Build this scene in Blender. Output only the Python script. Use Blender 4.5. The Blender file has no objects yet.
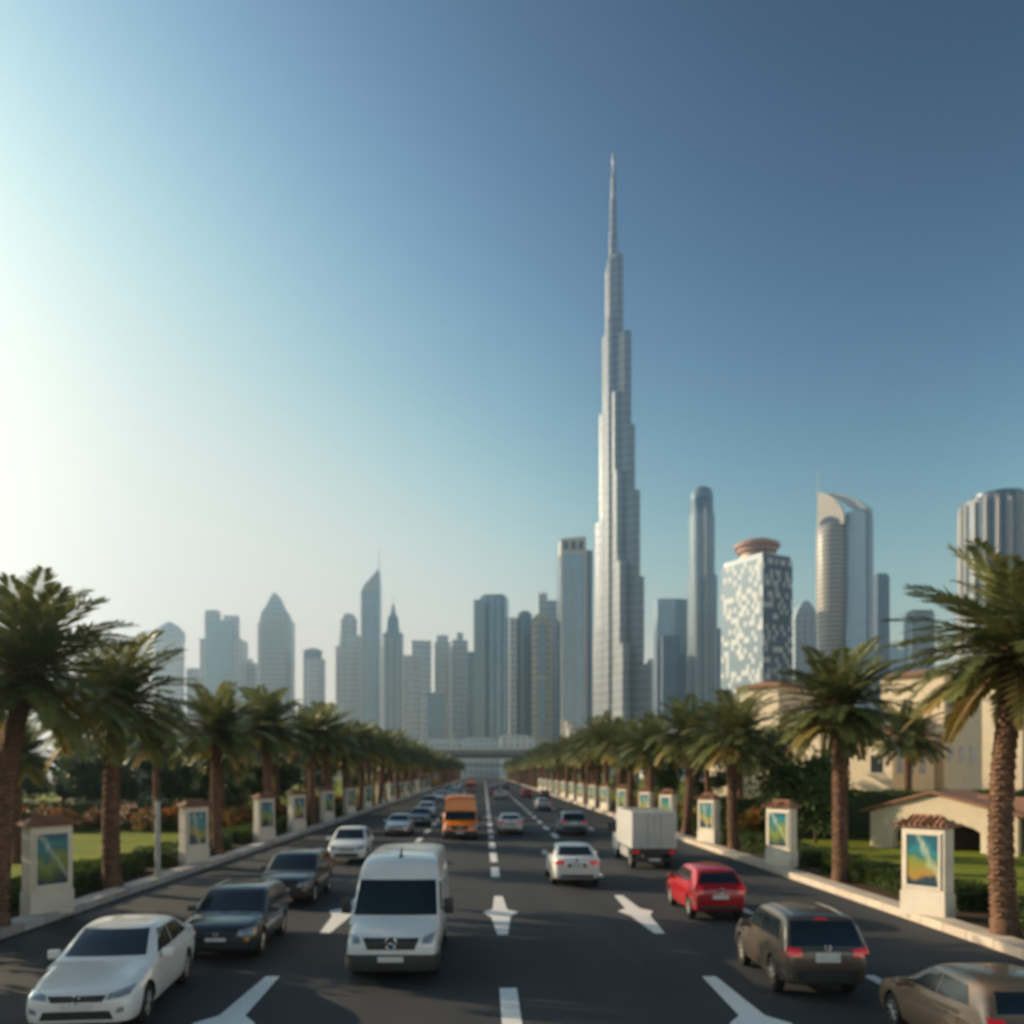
import bpy, bmesh, math, random
from math import sin, cos, pi, radians, sqrt, atan2, tan
from mathutils import Vector, Matrix
from mathutils.bvhtree import BVHTree

C = bpy.context.scene.collection
scn = bpy.context.scene
R = random.Random(7)

# ------------------------------------------------------------------ camera, sky, sun, exposure
F = 850.0          # focal length in pixels of the 1024 px frame
VX, VY = 484.0, 772.0
H = 4.5
cam_d = bpy.data.cameras.new('camera')
cam = bpy.data.objects.new('camera', cam_d); C.objects.link(cam)
cam.location = (0, 0, H); cam.rotation_euler = (radians(90), 0, 0)
cam_d.sensor_width = 36; cam_d.lens = 36 * F / 1024
cam_d.shift_x = (512 - VX) / 1024; cam_d.shift_y = (VY - 512) / 1024
cam_d.clip_start = 0.1; cam_d.clip_end = 20000
cam_d.dof.use_dof = True; cam_d.dof.focus_distance = 3.0; cam_d.dof.aperture_fstop = 1.9
scn.camera = cam

SUN_AZ, SUN_EL = radians(65), radians(18)          # azimuth: to the left of the road's direction
sun_dir = Vector((-sin(SUN_AZ) * cos(SUN_EL), cos(SUN_AZ) * cos(SUN_EL), sin(SUN_EL)))
w = bpy.data.worlds.new('World'); scn.world = w; w.use_nodes = True
nt = w.node_tree
bg = nt.nodes['Background']
sky = nt.nodes.new('ShaderNodeTexSky'); sky.sky_type = 'NISHITA'; sky.sun_disc = False
sky.sun_elevation = SUN_EL; sky.sun_rotation = -SUN_AZ
sky.air_density = 1.7; sky.dust_density = 1.5; sky.ozone_density = 2.0; sky.altitude = 1500
SKY_PIVOT, SKY_GAMMA, SKY_SAT = 2.7, (5.0, 4.7, 4.4), 0.43      # contrast of the sky per colour channel
hs = nt.nodes.new('ShaderNodeHueSaturation'); hs.inputs['Hue'].default_value = 0.49; hs.inputs['Saturation'].default_value = SKY_SAT
nt.links.new(sky.outputs[0], hs.inputs['Color'])
sp_, cb_ = nt.nodes.new('ShaderNodeSeparateXYZ'), nt.nodes.new('ShaderNodeCombineXYZ')
nt.links.new(hs.outputs[0], sp_.inputs[0])
for i_, (g_, top_) in enumerate(zip(SKY_GAMMA, (13.2, 11.7, 9.9))):
    prev = sp_.outputs[i_]
    def m_(op, a_, b_=None):
        n_ = nt.nodes.new('ShaderNodeMath'); n_.operation = op
        for k_, x_ in enumerate((a_, b_)):
            if x_ is None: continue
            if isinstance(x_, float): n_.inputs[k_].default_value = x_
            else: nt.links.new(x_, n_.inputs[k_])
        return n_.outputs[0]
    x_ = m_('MULTIPLY', m_('POWER', m_('DIVIDE', prev, SKY_PIVOT), g_), SKY_PIVOT)
    q_ = m_('DIVIDE', x_, top_)
    prev = m_('DIVIDE', x_, m_('SQRT', m_('ADD', 1.0, m_('MULTIPLY', q_, q_))))     # rolls off softly, so the glow round the sun does not grow without end
    nt.links.new(prev, cb_.inputs[i_])
nt.links.new(cb_.outputs[0], bg.inputs[0]); bg.inputs[1].default_value = 0.05
sl = bpy.data.lights.new('sun', 'SUN'); sl.energy = 5.0; sl.angle = radians(0.5); sl.color = (1.0, 0.77, 0.50)
so = bpy.data.objects.new('sun', sl); C.objects.link(so)
so.rotation_euler = (-sun_dir).to_track_quat('-Z', 'Y').to_euler(); so.location = (-100, 60, 200)
scn.view_settings.view_transform = 'Standard'; scn.view_settings.look = 'None'
scn.view_settings.exposure = 0.95; scn.view_settings.gamma = 1
scn.cycles.use_denoising = True
scn.cycles.max_bounces = 6; scn.cycles.volume_bounces = 0; scn.cycles.transparent_max_bounces = 8
HAZE_DENSITY = 0.0005

# ------------------------------------------------------------------ materials
def newmat(name):
    m = bpy.data.materials.new(name); m.use_nodes = True
    return m, m.node_tree, m.node_tree.nodes['Principled BSDF']

def N(nt, typ, **kw):
    n = nt.nodes.new(typ)
    for k, v in kw.items(): setattr(n, k, v)
    return n

def mth(nt, op, a, b=None, c=None):
    n = nt.nodes.new('ShaderNodeMath'); n.operation = op
    for i, x in enumerate((a, b, c)):
        if x is None: continue
        if isinstance(x, (int, float)): n.inputs[i].default_value = x
        else: nt.links.new(x, n.inputs[i])
    return n.outputs[0]

def mixc(nt, fac, a, b):
    n = nt.nodes.new('ShaderNodeMix'); n.data_type = 'RGBA'
    if isinstance(fac, (int, float)): n.inputs[0].default_value = fac
    else: nt.links.new(fac, n.inputs[0])
    for i, x in ((6, a), (7, b)):
        if isinstance(x, tuple): n.inputs[i].default_value = (*x[:3], 1)
        else: nt.links.new(x, n.inputs[i])
    return n.outputs[2]

def noise(nt, scale, detail=4, rough=0.55, vec=None, dim='3D'):
    n = nt.nodes.new('ShaderNodeTexNoise'); n.noise_dimensions = dim
    n.inputs['Scale'].default_value = scale; n.inputs['Detail'].default_value = detail
    n.inputs['Roughness'].default_value = rough
    if vec is not None: nt.links.new(vec, n.inputs['Vector'])
    return n.outputs['Fac']

def ramp(nt, fac, stops):
    n = nt.nodes.new('ShaderNodeValToRGB')
    e = n.color_ramp.elements
    while len(e) < len(stops): e.new(0.5)
    for i, (p, c) in enumerate(stops):
        e[i].position = p; e[i].color = (*c[:3], 1)
    nt.links.new(fac, n.inputs[0])
    return n.outputs[0]

def objco(nt): return nt.nodes.new('ShaderNodeTexCoord').outputs['Object']

def surf(name, a, b=None, scale=3.0, rough=0.6, metal=0.0, bump=0.0, bscale=None, spec=0.5, coat=0.0, detail=5):
    m, t, p = newmat(name)
    b = b or tuple(x * 0.82 for x in a)
    co = objco(t)
    f = noise(t, scale, detail, 0.6, co)
    t.links.new(ramp(t, f, [(0.35, a), (0.65, b)]), p.inputs['Base Color'])
    p.inputs['Roughness'].default_value = rough; p.inputs['Metallic'].default_value = metal
    p.inputs['Specular IOR Level'].default_value = spec
    p.inputs['Coat Weight'].default_value = coat; p.inputs['Coat Roughness'].default_value = 0.06
    if bump:
        bn = N(t, 'ShaderNodeBump'); bn.inputs['Strength'].default_value = bump; bn.inputs['Distance'].default_value = 0.05
        t.links.new(noise(t, bscale or scale * 4, 5, 0.6, co), bn.inputs['Height'])
        t.links.new(bn.outputs[0], p.inputs['Normal'])
    return m

def paint(name, col, metal=0.25, rough=0.32):
    return surf(name, col, tuple(x * 0.9 for x in col), 1.5, rough, metal, coat=0.8)

def facade(name, glass, frame, floor=3.6, bay=3.0, fh=0.3, fv=0.25, grough=0.18, gmetal=0.55, vary=0.35, frough=0.55):
    """curtain wall / window grid laid out in metres in the UV map (u along the wall, v up)"""
    m, t, p = newmat(name)
    uv = N(t, 'ShaderNodeUVMap').outputs[0]
    s = N(t, 'ShaderNodeSeparateXYZ'); t.links.new(uv, s.inputs[0])
    us = mth(t, 'DIVIDE', s.outputs[0], bay); vs = mth(t, 'DIVIDE', s.outputs[1], floor)
    a = mth(t, 'LESS_THAN', mth(t, 'FRACT', us), fv); b = mth(t, 'LESS_THAN', mth(t, 'FRACT', vs), fh)
    isf = mth(t, 'MAXIMUM', a, b)
    cv = N(t, 'ShaderNodeCombineXYZ')
    t.links.new(mth(t, 'FLOOR', us), cv.inputs[0]); t.links.new(mth(t, 'FLOOR', vs), cv.inputs[1])
    wn = N(t, 'ShaderNodeTexWhiteNoise'); t.links.new(cv.outputs[0], wn.inputs['Vector'])
    big = noise(t, 0.03, 3, 0.6, uv)
    g = mixc(t, mth(t, 'MULTIPLY', mth(t, 'ADD', wn.outputs['Value'], big), vary), glass, tuple(x * 0.45 for x in glass))
    fr = mixc(t, big, frame, tuple(x * 0.8 for x in frame))
    t.links.new(mixc(t, isf, g, fr), p.inputs['Base Color'])
    inv = mth(t, 'SUBTRACT', 1.0, isf)
    t.links.new(mth(t, 'MULTIPLY', inv, gmetal), p.inputs['Metallic'])
    t.links.new(mth(t, 'ADD', mth(t, 'MULTIPLY', isf, frough - grough), grough), p.inputs['Roughness'])
    return m

def leafmat(name, dark, light, dry=None, trans=0.25, rough=0.5, spec=0.35):
    m, t, p = newmat(name)
    at = N(t, 'ShaderNodeAttribute'); at.attribute_name = 'tone'
    stops = [(0.0, dark), (0.65, light)]
    if dry: stops.append((1.0, dry))
    col = ramp(t, at.outputs['Fac'], stops)
    t.links.new(col, p.inputs['Base Color'])
    p.inputs['Roughness'].default_value = rough; p.inputs['Specular IOR Level'].default_value = spec
    tr = N(t, 'ShaderNodeBsdfTranslucent'); t.links.new(col, tr.inputs[0])
    mx = N(t, 'ShaderNodeMixShader'); mx.inputs[0].default_value = trans
    out = t.nodes['Material Output']
    t.links.new(p.outputs[0], mx.inputs[1]); t.links.new(tr.outputs[0], mx.inputs[2]); t.links.new(mx.outputs[0], out.inputs[0])
    return m

def tilemat(name, a, b):
    m, t, p = newmat(name)
    co = objco(t)
    wv = N(t, 'ShaderNodeTexWave'); wv.inputs['Scale'].default_value = 1.6; wv.inputs['Distortion'].default_value = 1.0
    t.links.new(co, wv.inputs['Vector'])
    f = noise(t, 2.5, 5, 0.7, co)
    t.links.new(ramp(t, f, [(0.3, a), (0.7, b)]), p.inputs['Base Color'])
    bn = N(t, 'ShaderNodeBump'); bn.inputs['Strength'].default_value = 0.7; bn.inputs['Distance'].default_value = 0.06
    t.links.new(wv.outputs['Fac'], bn.inputs['Height']); t.links.new(bn.outputs[0], p.inputs['Normal'])
    p.inputs['Roughness'].default_value = 0.8
    return m

M = {}
def asphalt():
    m, t, p = newmat('asphalt')
    co = objco(t)
    mp = N(t, 'ShaderNodeMapping'); mp.inputs['Scale'].default_value = (1.0, 0.08, 1.0); t.links.new(co, mp.inputs[0])
    f1 = noise(t, 0.7, 5, 0.6, mp.outputs[0]); f2 = noise(t, 40, 3, 0.7, co); f3 = noise(t, 0.25, 4, 0.6, co)
    c = ramp(t, f1, [(0.3, (0.021, 0.027, 0.035)), (0.7, (0.038, 0.041, 0.049))])
    c = mixc(t, mth(t, 'MULTIPLY', f2, 0.5), c, (0.046, 0.045, 0.048))
    c = mixc(t, mth(t, 'MULTIPLY', mth(t, 'GREATER_THAN', f3, 0.62), 0.25), c, (0.03, 0.031, 0.036))
    sx = N(t, 'ShaderNodeSeparateXYZ'); t.links.new(co, sx.inputs[0])
    tr = mth(t, 'ABSOLUTE', mth(t, 'SUBTRACT', mth(t, 'FRACT', mth(t, 'DIVIDE', mth(t, 'ADD', sx.outputs[0], 3.0), 1.9)), 0.5))
    tr = mth(t, 'MULTIPLY', mth(t, 'SUBTRACT', 0.5, tr), mth(t, 'MULTIPLY', f3, 1.1))
    c = mixc(t, tr, c, (0.017, 0.018, 0.021))
    mp2 = N(t, 'ShaderNodeMapping'); mp2.inputs['Scale'].default_value = (0.5, 0.05, 1); t.links.new(co, mp2.inputs[0])
    f4 = noise(t, 1.3, 6, 0.65, mp2.outputs[0])
    c = mixc(t, mth(t, 'MULTIPLY', mth(t, 'GREATER_THAN', f4, 0.6), 0.3), c, (0.055, 0.048, 0.045))
    t.links.new(c, p.inputs['Base Color']); p.inputs['Roughness'].default_value = 0.8
    p.inputs['Specular IOR Level'].default_value = 0.3
    bn = N(t, 'ShaderNodeBump'); bn.inputs['Strength'].default_value = 0.25; bn.inputs['Distance'].default_value = 0.01
    t.links.new(f2, bn.inputs['Height']); t.links.new(bn.outputs[0], p.inputs['Normal'])
    return m
M['asphalt'] = asphalt()
def roadpaint():
    m, t, p = newmat('road_paint')
    co = objco(t)
    f = noise(t, 6, 6, 0.7, co)
    t.links.new(ramp(t, f, [(0.3, (0.78, 0.78, 0.76)), (0.62, (0.66, 0.66, 0.64)), (0.8, (0.3, 0.3, 0.3))]), p.inputs['Base Color'])
    p.inputs['Roughness'].default_value = 0.6
    return m
M['mark'] = roadpaint()
def kerbmat(name, a, b):
    m, t, p = newmat(name)
    co = objco(t)
    s = N(t, 'ShaderNodeSeparateXYZ'); t.links.new(co, s.inputs[0])
    ys = mth(t, 'DIVIDE', s.outputs[1], 1.2)
    joint = mth(t, 'LESS_THAN', mth(t, 'FRACT', ys), 0.03)
    wn = N(t, 'ShaderNodeTexWhiteNoise'); wn.noise_dimensions = '1D'; t.links.new(mth(t, 'FLOOR', ys), wn.inputs['W'])
    c = mixc(t, wn.outputs['Value'], a, b)
    c = mixc(t, mth(t, 'MULTIPLY', noise(t, 3, 6, 0.7, co), 0.5), c, tuple(x * 0.55 for x in a))
    c = mixc(t, joint, c, (0.08, 0.075, 0.07))
    t.links.new(c, p.inputs['Base Color']); p.inputs['Roughness'].default_value = 0.8
    return m
M['kerb'] = kerbmat('kerb_stone', (0.56, 0.47, 0.38), (0.44, 0.36, 0.29))
M['kerb_grey'] = kerbmat('kerb_stone_grey', (0.5, 0.47, 0.45), (0.36, 0.28, 0.26))
M['lawn'] = surf('lawn_grass', (0.20, 0.215, 0.022), (0.125, 0.16, 0.02), 0.35, 0.9, bump=0.6, bscale=25, spec=0.1, detail=9)
M['sand'] = surf('sandy_ground', (0.30, 0.26, 0.20), (0.22, 0.19, 0.15), 0.02, 0.95, spec=0.1)
M['soil'] = surf('planting_soil', (0.08, 0.055, 0.035), (0.05, 0.036, 0.022), 2.0, 0.95, spec=0.1)
M['trunk'] = surf('palm_trunk', (0.20, 0.115, 0.075), (0.10, 0.058, 0.04), 5, 0.9, bump=0.8, spec=0.15)
M['boot'] = surf('palm_leaf_bases', (0.13, 0.075, 0.045), (0.06, 0.035, 0.025), 6, 0.9, bump=0.8, spec=0.15)
M['bark'] = surf('tree_bark', (0.11, 0.08, 0.055), (0.06, 0.045, 0.03), 4, 0.9, bump=0.6, spec=0.1)
M['frond'] = leafmat('palm_frond', (0.05, 0.082, 0.032), (0.19, 0.20, 0.065), (0.34, 0.22, 0.07), 0.3, 0.42, 0.4)
M['leaf'] = leafmat('tree_leaf', (0.03, 0.055, 0.016), (0.085, 0.12, 0.03), None, 0.25)
M['hedge'] = leafmat('hedge_leaf', (0.026, 0.048, 0.012), (0.095, 0.13, 0.026), None, 0.25)
M['flower'] = leafmat('orange_blossom', (0.5, 0.12, 0.03), (0.62, 0.24, 0.07), None, 0.2)
M['cream'] = surf('cream_render', (0.66, 0.55, 0.40), (0.58, 0.48, 0.35), 1.2, 0.8, bump=0.15, bscale=30)
M['cream_white'] = surf('pale_render', (0.66, 0.60, 0.50), (0.58, 0.52, 0.44), 1.5, 0.75, bump=0.1, bscale=30)
M['house_white'] = surf('white_render', (0.55, 0.55, 0.53), (0.48, 0.48, 0.47), 1.0, 0.8)
M['tile'] = tilemat('terracotta_tile', (0.31, 0.15, 0.085), (0.20, 0.10, 0.065))
M['window'] = surf('window_glass', (0.02, 0.028, 0.035), (0.03, 0.04, 0.05), 1, 0.08, spec=0.8)
M['concrete'] = surf('concrete', (0.25, 0.25, 0.245), (0.19, 0.19, 0.185), 0.4, 0.85)
M['grey_metal'] = surf('grey_metal', (0.42, 0.43, 0.44), (0.34, 0.35, 0.36), 2, 0.45, 0.5)
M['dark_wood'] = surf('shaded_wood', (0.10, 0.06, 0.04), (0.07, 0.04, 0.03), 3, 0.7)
M['car_glass'] = surf('car_glass', (0.012, 0.02, 0.026), (0.016, 0.028, 0.034), 1, 0.06, spec=0.75)
M['rubber'] = surf('tyre_rubber', (0.018, 0.018, 0.019), (0.026, 0.026, 0.026), 8, 0.85, spec=0.3)
M['rim'] = surf('alloy_rim', (0.5, 0.5, 0.5), (0.42, 0.42, 0.42), 4, 0.3, 0.8)
M['trim'] = surf('black_trim', (0.02, 0.021, 0.023), (0.028, 0.029, 0.03), 5, 0.5)
M['lens'] = surf('headlight_lens', (0.42, 0.45, 0.47), (0.25, 0.27, 0.29), 9, 0.08, 0.3, spec=0.9, coat=1)
M['tail'] = surf('tail_lamp_lens', (0.42, 0.012, 0.015), (0.3, 0.01, 0.012), 5, 0.12, spec=0.8, coat=1)
p_ = M['tail'].node_tree.nodes['Principled BSDF']; p_.inputs['Emission Color'].default_value = (1, 0.03, 0.03, 1); p_.inputs['Emission Strength'].default_value = 0.1   # brake lamps are lit
M['amber'] = surf('amber_lens', (0.6, 0.22, 0.03), None, 5, 0.15, spec=0.8)
M['plate'] = surf('number_plate', (0.62, 0.62, 0.6), (0.55, 0.55, 0.53), 6, 0.5)
M['chrome'] = surf('chrome', (0.6, 0.6, 0.6), (0.55, 0.55, 0.55), 4, 0.15, 1.0)
P_ = {k: paint('paint_' + k, c, me) for k, (c, me) in {
    'white': ((0.74, 0.74, 0.72), 0.0), 'van_white': ((0.72, 0.735, 0.73), 0.0), 'slate': ((0.035, 0.043, 0.05), 0.3),
    'umber': ((0.055, 0.042, 0.034), 0.3), 'red': ((0.38, 0.006, 0.012), 0.0), 'brown': ((0.115, 0.09, 0.07), 0.35),
    'beige': ((0.23, 0.155, 0.10), 0.3), 'silver': ((0.42, 0.45, 0.49), 0.5), 'blue_grey': ((0.2, 0.25, 0.31), 0.4),
    'black': ((0.02, 0.022, 0.026), 0.2), 'navy': ((0.03, 0.05, 0.10), 0.3), 'orange': ((0.80, 0.20, 0.005), 0.0),
    'coral': ((0.66, 0.15, 0.07), 0.0), 'pale_blue': ((0.42, 0.52, 0.58), 0.3)}.items()}

def poster(name, seed, warm, bx=1.15, bs=0.75, sx=0.52, sy=0.78):
    m, t, p = newmat(name)
    uv = N(t, 'ShaderNodeUVMap').outputs[0]
    s = N(t, 'ShaderNodeSeparateXYZ'); t.links.new(uv, s.inputs[0])
    add = N(t, 'ShaderNodeVectorMath', operation='ADD'); t.links.new(uv, add.inputs[0]); add.inputs[1].default_value = (seed, seed * 1.7, 0)
    f = noise(t, 1.6, 3, 0.5, add.outputs[0]); f2 = noise(t, 3.4, 3, 0.5, add.outputs[0])
    v = mth(t, 'ADD', s.outputs[1], mth(t, 'MULTIPLY', mth(t, 'SUBTRACT', f, 0.5), 0.9))
    lo = (0.55, 0.30, 0.05) if warm else (0.10, 0.16, 0.05)
    c = ramp(t, v, [(0.1, (0.03, 0.06, 0.10)), (0.22, lo), (0.45, (0.30, 0.36, 0.06)), (0.62, (0.05, 0.22, 0.20)), (0.75, (0.03, 0.30, 0.36)), (0.95, (0.02, 0.13, 0.22))])
    # a pale winding band and a pale spot over the landscape
    band = mth(t, 'SUBTRACT', 1.0, mth(t, 'MULTIPLY', 6.0, mth(t, 'ABSOLUTE', mth(t, 'SUBTRACT', mth(t, 'ADD', s.outputs[0], mth(t, 'MULTIPLY', f2, 0.55)), mth(t, 'SUBTRACT', bx, mth(t, 'MULTIPLY', s.outputs[1], bs))))))
    c = mixc(t, mth(t, 'MULTIPLY', mth(t, 'MAXIMUM', band, 0.0), 0.7), c, (0.62, 0.70, 0.52))
    du = mth(t, 'POWER', mth(t, 'SUBTRACT', s.outputs[0], sx), 2.0); dv = mth(t, 'POWER', mth(t, 'SUBTRACT', s.outputs[1], sy), 2.0)
    spot = mth(t, 'LESS_THAN', mth(t, 'ADD', du, dv), 0.004)
    c = mixc(t, mth(t, 'MULTIPLY', spot, 0.5), c, (0.7, 0.72, 0.66))
    c = mixc(t, 0.35, c, (0.03, 0.05, 0.05))
    t.links.new(c, p.inputs['Base Color']); p.inputs['Roughness'].default_value = 0.25
    return m
POST = [poster('poster_print_%s' % n, sd, wm) for n, sd, wm in ()]
POST = [poster('poster_print_a', 3.1, True, 1.4, 0.8, 0.52, 0.8), poster('poster_print_b', 8.7, False, 0.9, -0.35, 0.3, 0.62), poster('poster_print_c', 15.2, True, 0.85, 0.3, 0.7, 0.85), poster('poster_print_d', 21.9, False, 1.5, 1.2, 0.35, 0.75)]

# towers' skins
FC = {
 'burj': facade('silver_tower_skin', (0.10, 0.17, 0.25), (0.48, 0.47, 0.45), 11.4, 5.2, 0.18, 0.36, 0.35, 0.2, 0.5, 0.6),
 'blue': facade('blue_glass_skin', (0.34, 0.50, 0.64), (0.48, 0.57, 0.65), 3.8, 3.2, 0.22, 0.2, 0.15, 0.55),
 'deep': facade('deep_blue_glass_skin', (0.12, 0.21, 0.31), (0.20, 0.25, 0.30), 3.8, 3.2, 0.22, 0.16, 0.15, 0.5),
 'teal': facade('teal_glass_skin', (0.22, 0.34, 0.43), (0.36, 0.44, 0.51), 3.8, 3.0, 0.25, 0.25, 0.18, 0.5),
 'green': facade('green_glass_skin', (0.24, 0.36, 0.40), (0.42, 0.48, 0.50), 3.8, 3.0, 0.22, 0.2, 0.15, 0.5),
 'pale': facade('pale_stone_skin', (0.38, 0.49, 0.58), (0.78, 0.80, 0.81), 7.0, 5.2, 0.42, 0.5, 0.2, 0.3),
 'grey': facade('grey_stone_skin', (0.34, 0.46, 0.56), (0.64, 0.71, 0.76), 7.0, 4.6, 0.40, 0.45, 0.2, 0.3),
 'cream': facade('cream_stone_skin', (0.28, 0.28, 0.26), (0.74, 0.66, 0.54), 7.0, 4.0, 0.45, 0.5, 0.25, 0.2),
 'balcony': facade('balcony_skin', (0.12, 0.14, 0.16), (0.64, 0.59, 0.52), 4.2, 90.0, 0.62, 0.01, 0.3, 0.1),
 'ribbed': facade('ribbed_glass_skin', (0.12, 0.17, 0.22), (0.36, 0.35, 0.35), 60.0, 7.0, 0.01, 0.42, 0.5, 0.3),
}
M['frame_cream'] = surf('cream_cladding', (0.74, 0.68, 0.58), (0.68, 0.61, 0.52), 0.05, 0.6)
M['frame_white'] = surf('pale_cladding', (0.60, 0.60, 0.58), (0.54, 0.54, 0.53), 0.05, 0.5)
M['rib_stone'] = surf('rib_stone', (0.42, 0.40, 0.38), (0.36, 0.345, 0.33), 0.05, 0.6)
M['frame_dark'] = surf('dark_cladding', (0.10, 0.13, 0.16), (0.08, 0.1, 0.13), 0.05, 0.4, 0.3)
M['saucer'] = surf('copper_cladding', (0.50, 0.29, 0.22), (0.42, 0.24, 0.185), 0.1, 0.5)
def mosaic():
    m, t, p = newmat('mosaic_facade')
    uv = N(t, 'ShaderNodeUVMap').outputs[0]
    mp = N(t, 'ShaderNodeMapping'); mp.inputs['Scale'].default_value = (1 / 2.6, 1 / 4.0, 1); t.links.new(uv, mp.inputs[0])
    fl = N(t, 'ShaderNodeVectorMath', operation='FLOOR'); t.links.new(mp.outputs[0], fl.inputs[0])
    f = noise(t, 0.75, 2, 0.5, fl.outputs[0])
    wn = N(t, 'ShaderNodeTexWhiteNoise'); t.links.new(fl.outputs[0], wn.inputs['Vector'])
    g = mth(t, 'GREATER_THAN', mth(t, 'ADD', f, mth(t, 'MULTIPLY', wn.outputs['Value'], 0.12)), 0.515)
    t.links.new(mixc(t, g, (0.50, 0.53, 0.53), (0.06, 0.11, 0.16)), p.inputs['Base Color'])
    p.inputs['Roughness'].default_value = 0.5
    t.links.new(mth(t, 'MULTIPLY', g, 0.3), p.inputs['Metallic'])
    return m
FC['mosaic'] = mosaic()

# ------------------------------------------------------------------ mesh building
class MB:
    def __init__(s): s.v = []; s.f = []; s.mi = []; s.uv = []; s.tone = []; s.has_tone = False
    def face(s, idx, mi=0, uv=None): s.f.append(tuple(idx)); s.mi.append(mi); s.uv.append(uv)
    def add(s, pts, tone=0.5):
        b = len(s.v); s.v += [tuple(p) for p in pts]; s.tone += [tone] * len(pts); return b
    def prism(s, pts, z0, z1, mi=0, top=None, cap=True, capmi=None):
        n = len(pts); top = top or pts
        b = s.add([(p[0], p[1], z0) for p in pts] + [(p[0], p[1], z1) for p in top])
        u = 0
        for i in range(n):
            j = (i + 1) % n
            L = sqrt((pts[i][0] - pts[j][0]) ** 2 + (pts[i][1] - pts[j][1]) ** 2)
            s.face((b + i, b + j, b + n + j, b + n + i), mi, [(u, z0), (u + L, z0), (u + L, z1), (u, z1)]); u += L
        if cap:
            s.face(tuple(b + n + i for i in range(n)), mi if capmi is None else capmi, [(0.01, 0.01)] * n)
            s.face(tuple(b + i for i in reversed(range(n))), mi if capmi is None else capmi, [(0.01, 0.01)] * n)
    def box(s, x0, x1, y0, y1, z0, z1, mi=0): s.prism([(x0, y0), (x1, y0), (x1, y1), (x0, y1)], z0, z1, mi)
    def extr(s, pts, y0, y1, mi=0):
        """outline in (x,z) pushed along y"""
        n = len(pts); b = s.add([(p[0], y0, p[1]) for p in pts] + [(p[0], y1, p[1]) for p in pts])
        s.face([b + i for i in range(n)], mi, [(p[0], p[1]) for p in pts])
        s.face([b + n + i for i in reversed(range(n))], mi, [(p[0], p[1]) for p in reversed(pts)])
        for i in range(n):
            j = (i + 1) % n
            s.face((b + j, b + i, b + n + i, b + n + j), mi, [(y0, pts[j][1]), (y0, pts[i][1]), (y1, pts[i][1]), (y1, pts[j][1])])
    def tube(s, p0, p1, r0, r1, n=8, mi=0, cap=True):
        p0, p1 = Vector(p0), Vector(p1); d = (p1 - p0).normalized()
        a = d.orthogonal().normalized(); c = d.cross(a)
        ring = lambda p, r: [p + (a * cos(2 * pi * i / n) + c * sin(2 * pi * i / n)) * r for i in range(n)]
        b = s.add(ring(p0, r0) + ring(p1, r1))
        for i in range(n):
            j = (i + 1) % n; s.face((b + i, b + j, b + n + j, b + n + i), mi)
        if cap: s.face([b + n + i for i in range(n)], mi); s.face([b + i for i in reversed(range(n))], mi)
    def lathe(s, prof, n=24, mi=0, cx=0, cy=0, axis='Z', wob=None):
        rings = []
        for k, (r, z) in enumerate(prof):
            pts = []
            for i in range(n):
                a = 2 * pi * i / n; rr = r * (wob(k, i) if wob else 1)
                pts.append((cx + rr * cos(a), cy + rr * sin(a), z) if axis == 'Z' else (z + cx, rr * cos(a), rr * sin(a) + cy))
            rings.append(s.add(pts))
        for k in range(len(rings) - 1):
            L = 2 * pi * prof[k][0]
            for i in range(n):
                j = (i + 1) % n
                s.face((rings[k] + i, rings[k] + j, rings[k + 1] + j, rings[k + 1] + i), mi,
                       [(L * i / n, prof[k][1]), (L * (i + 1) / n, prof[k][1]), (L * (i + 1) / n, prof[k + 1][1]), (L * i / n, prof[k + 1][1])])
        s.face([rings[-1] + i for i in range(n)], mi); s.face([rings[0] + i for i in reversed(range(n))], mi)
    def loft(s, secs, mi=0, closed=True):
        n = len(secs[0]); bs = [s.add(x) for x in secs]
        for k in range(len(bs) - 1):
            for i in range(n if closed else n - 1):
                j = (i + 1) % n
                s.face((bs[k] + i, bs[k] + j, bs[k + 1] + j, bs[k + 1] + i), mi)
        s.face([bs[0] + i for i in reversed(range(n))], mi); s.face([bs[-1] + i for i in range(n)], mi)
    def leafquad(s, p, d, u, L, Wd, tone, mi=0):
        """kite-shaped leaf at p along d, u is its width direction"""
        m = p + d * (L * 0.45)
        b = s.add([p, m + u * (Wd * 0.5), p + d * L, m - u * (Wd * 0.5)], tone); s.has_tone = True
        s.face((b, b + 1, b + 2, b + 3), mi)
    def build(s, name, mats, parent=None, smooth=None, bevel=0, recalc=False, link=True):
        me = bpy.data.meshes.new(name)
        me.from_pydata(s.v, [], s.f)
        if not isinstance(mats, (list, tuple)): mats = [mats]
        for m in mats: me.materials.append(m)
        me.polygons.foreach_set('material_index', s.mi)
        if any(u is not None for u in s.uv):
            ul = me.uv_layers.new(name='UVMap'); k = 0; flat = []
            for f, u in zip(s.f, s.uv):
                flat += [c for q in (u or [(0.01, 0.01)] * len(f)) for c in q]
            ul.data.foreach_set('uv', flat)
        if s.has_tone:
            a = me.attributes.new('tone', 'FLOAT', 'POINT'); a.data.foreach_set('value', s.tone)
        if recalc or bevel:
            bm = bmesh.new(); bm.from_mesh(me)
            if recalc: bmesh.ops.recalc_face_normals(bm, faces=bm.faces)
            if bevel:
                bmesh.ops.remove_doubles(bm, verts=bm.verts, dist=1e-5)
                ed = [e for e in bm.edges if len(e.link_faces) == 2 and e.calc_face_angle(0) > 0.5]
                bmesh.ops.bevel(bm, geom=ed, offset=bevel, segments=2, affect='EDGES', profile=0.6, clamp_overlap=True)
            bm.to_mesh(me); bm.free()
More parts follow.
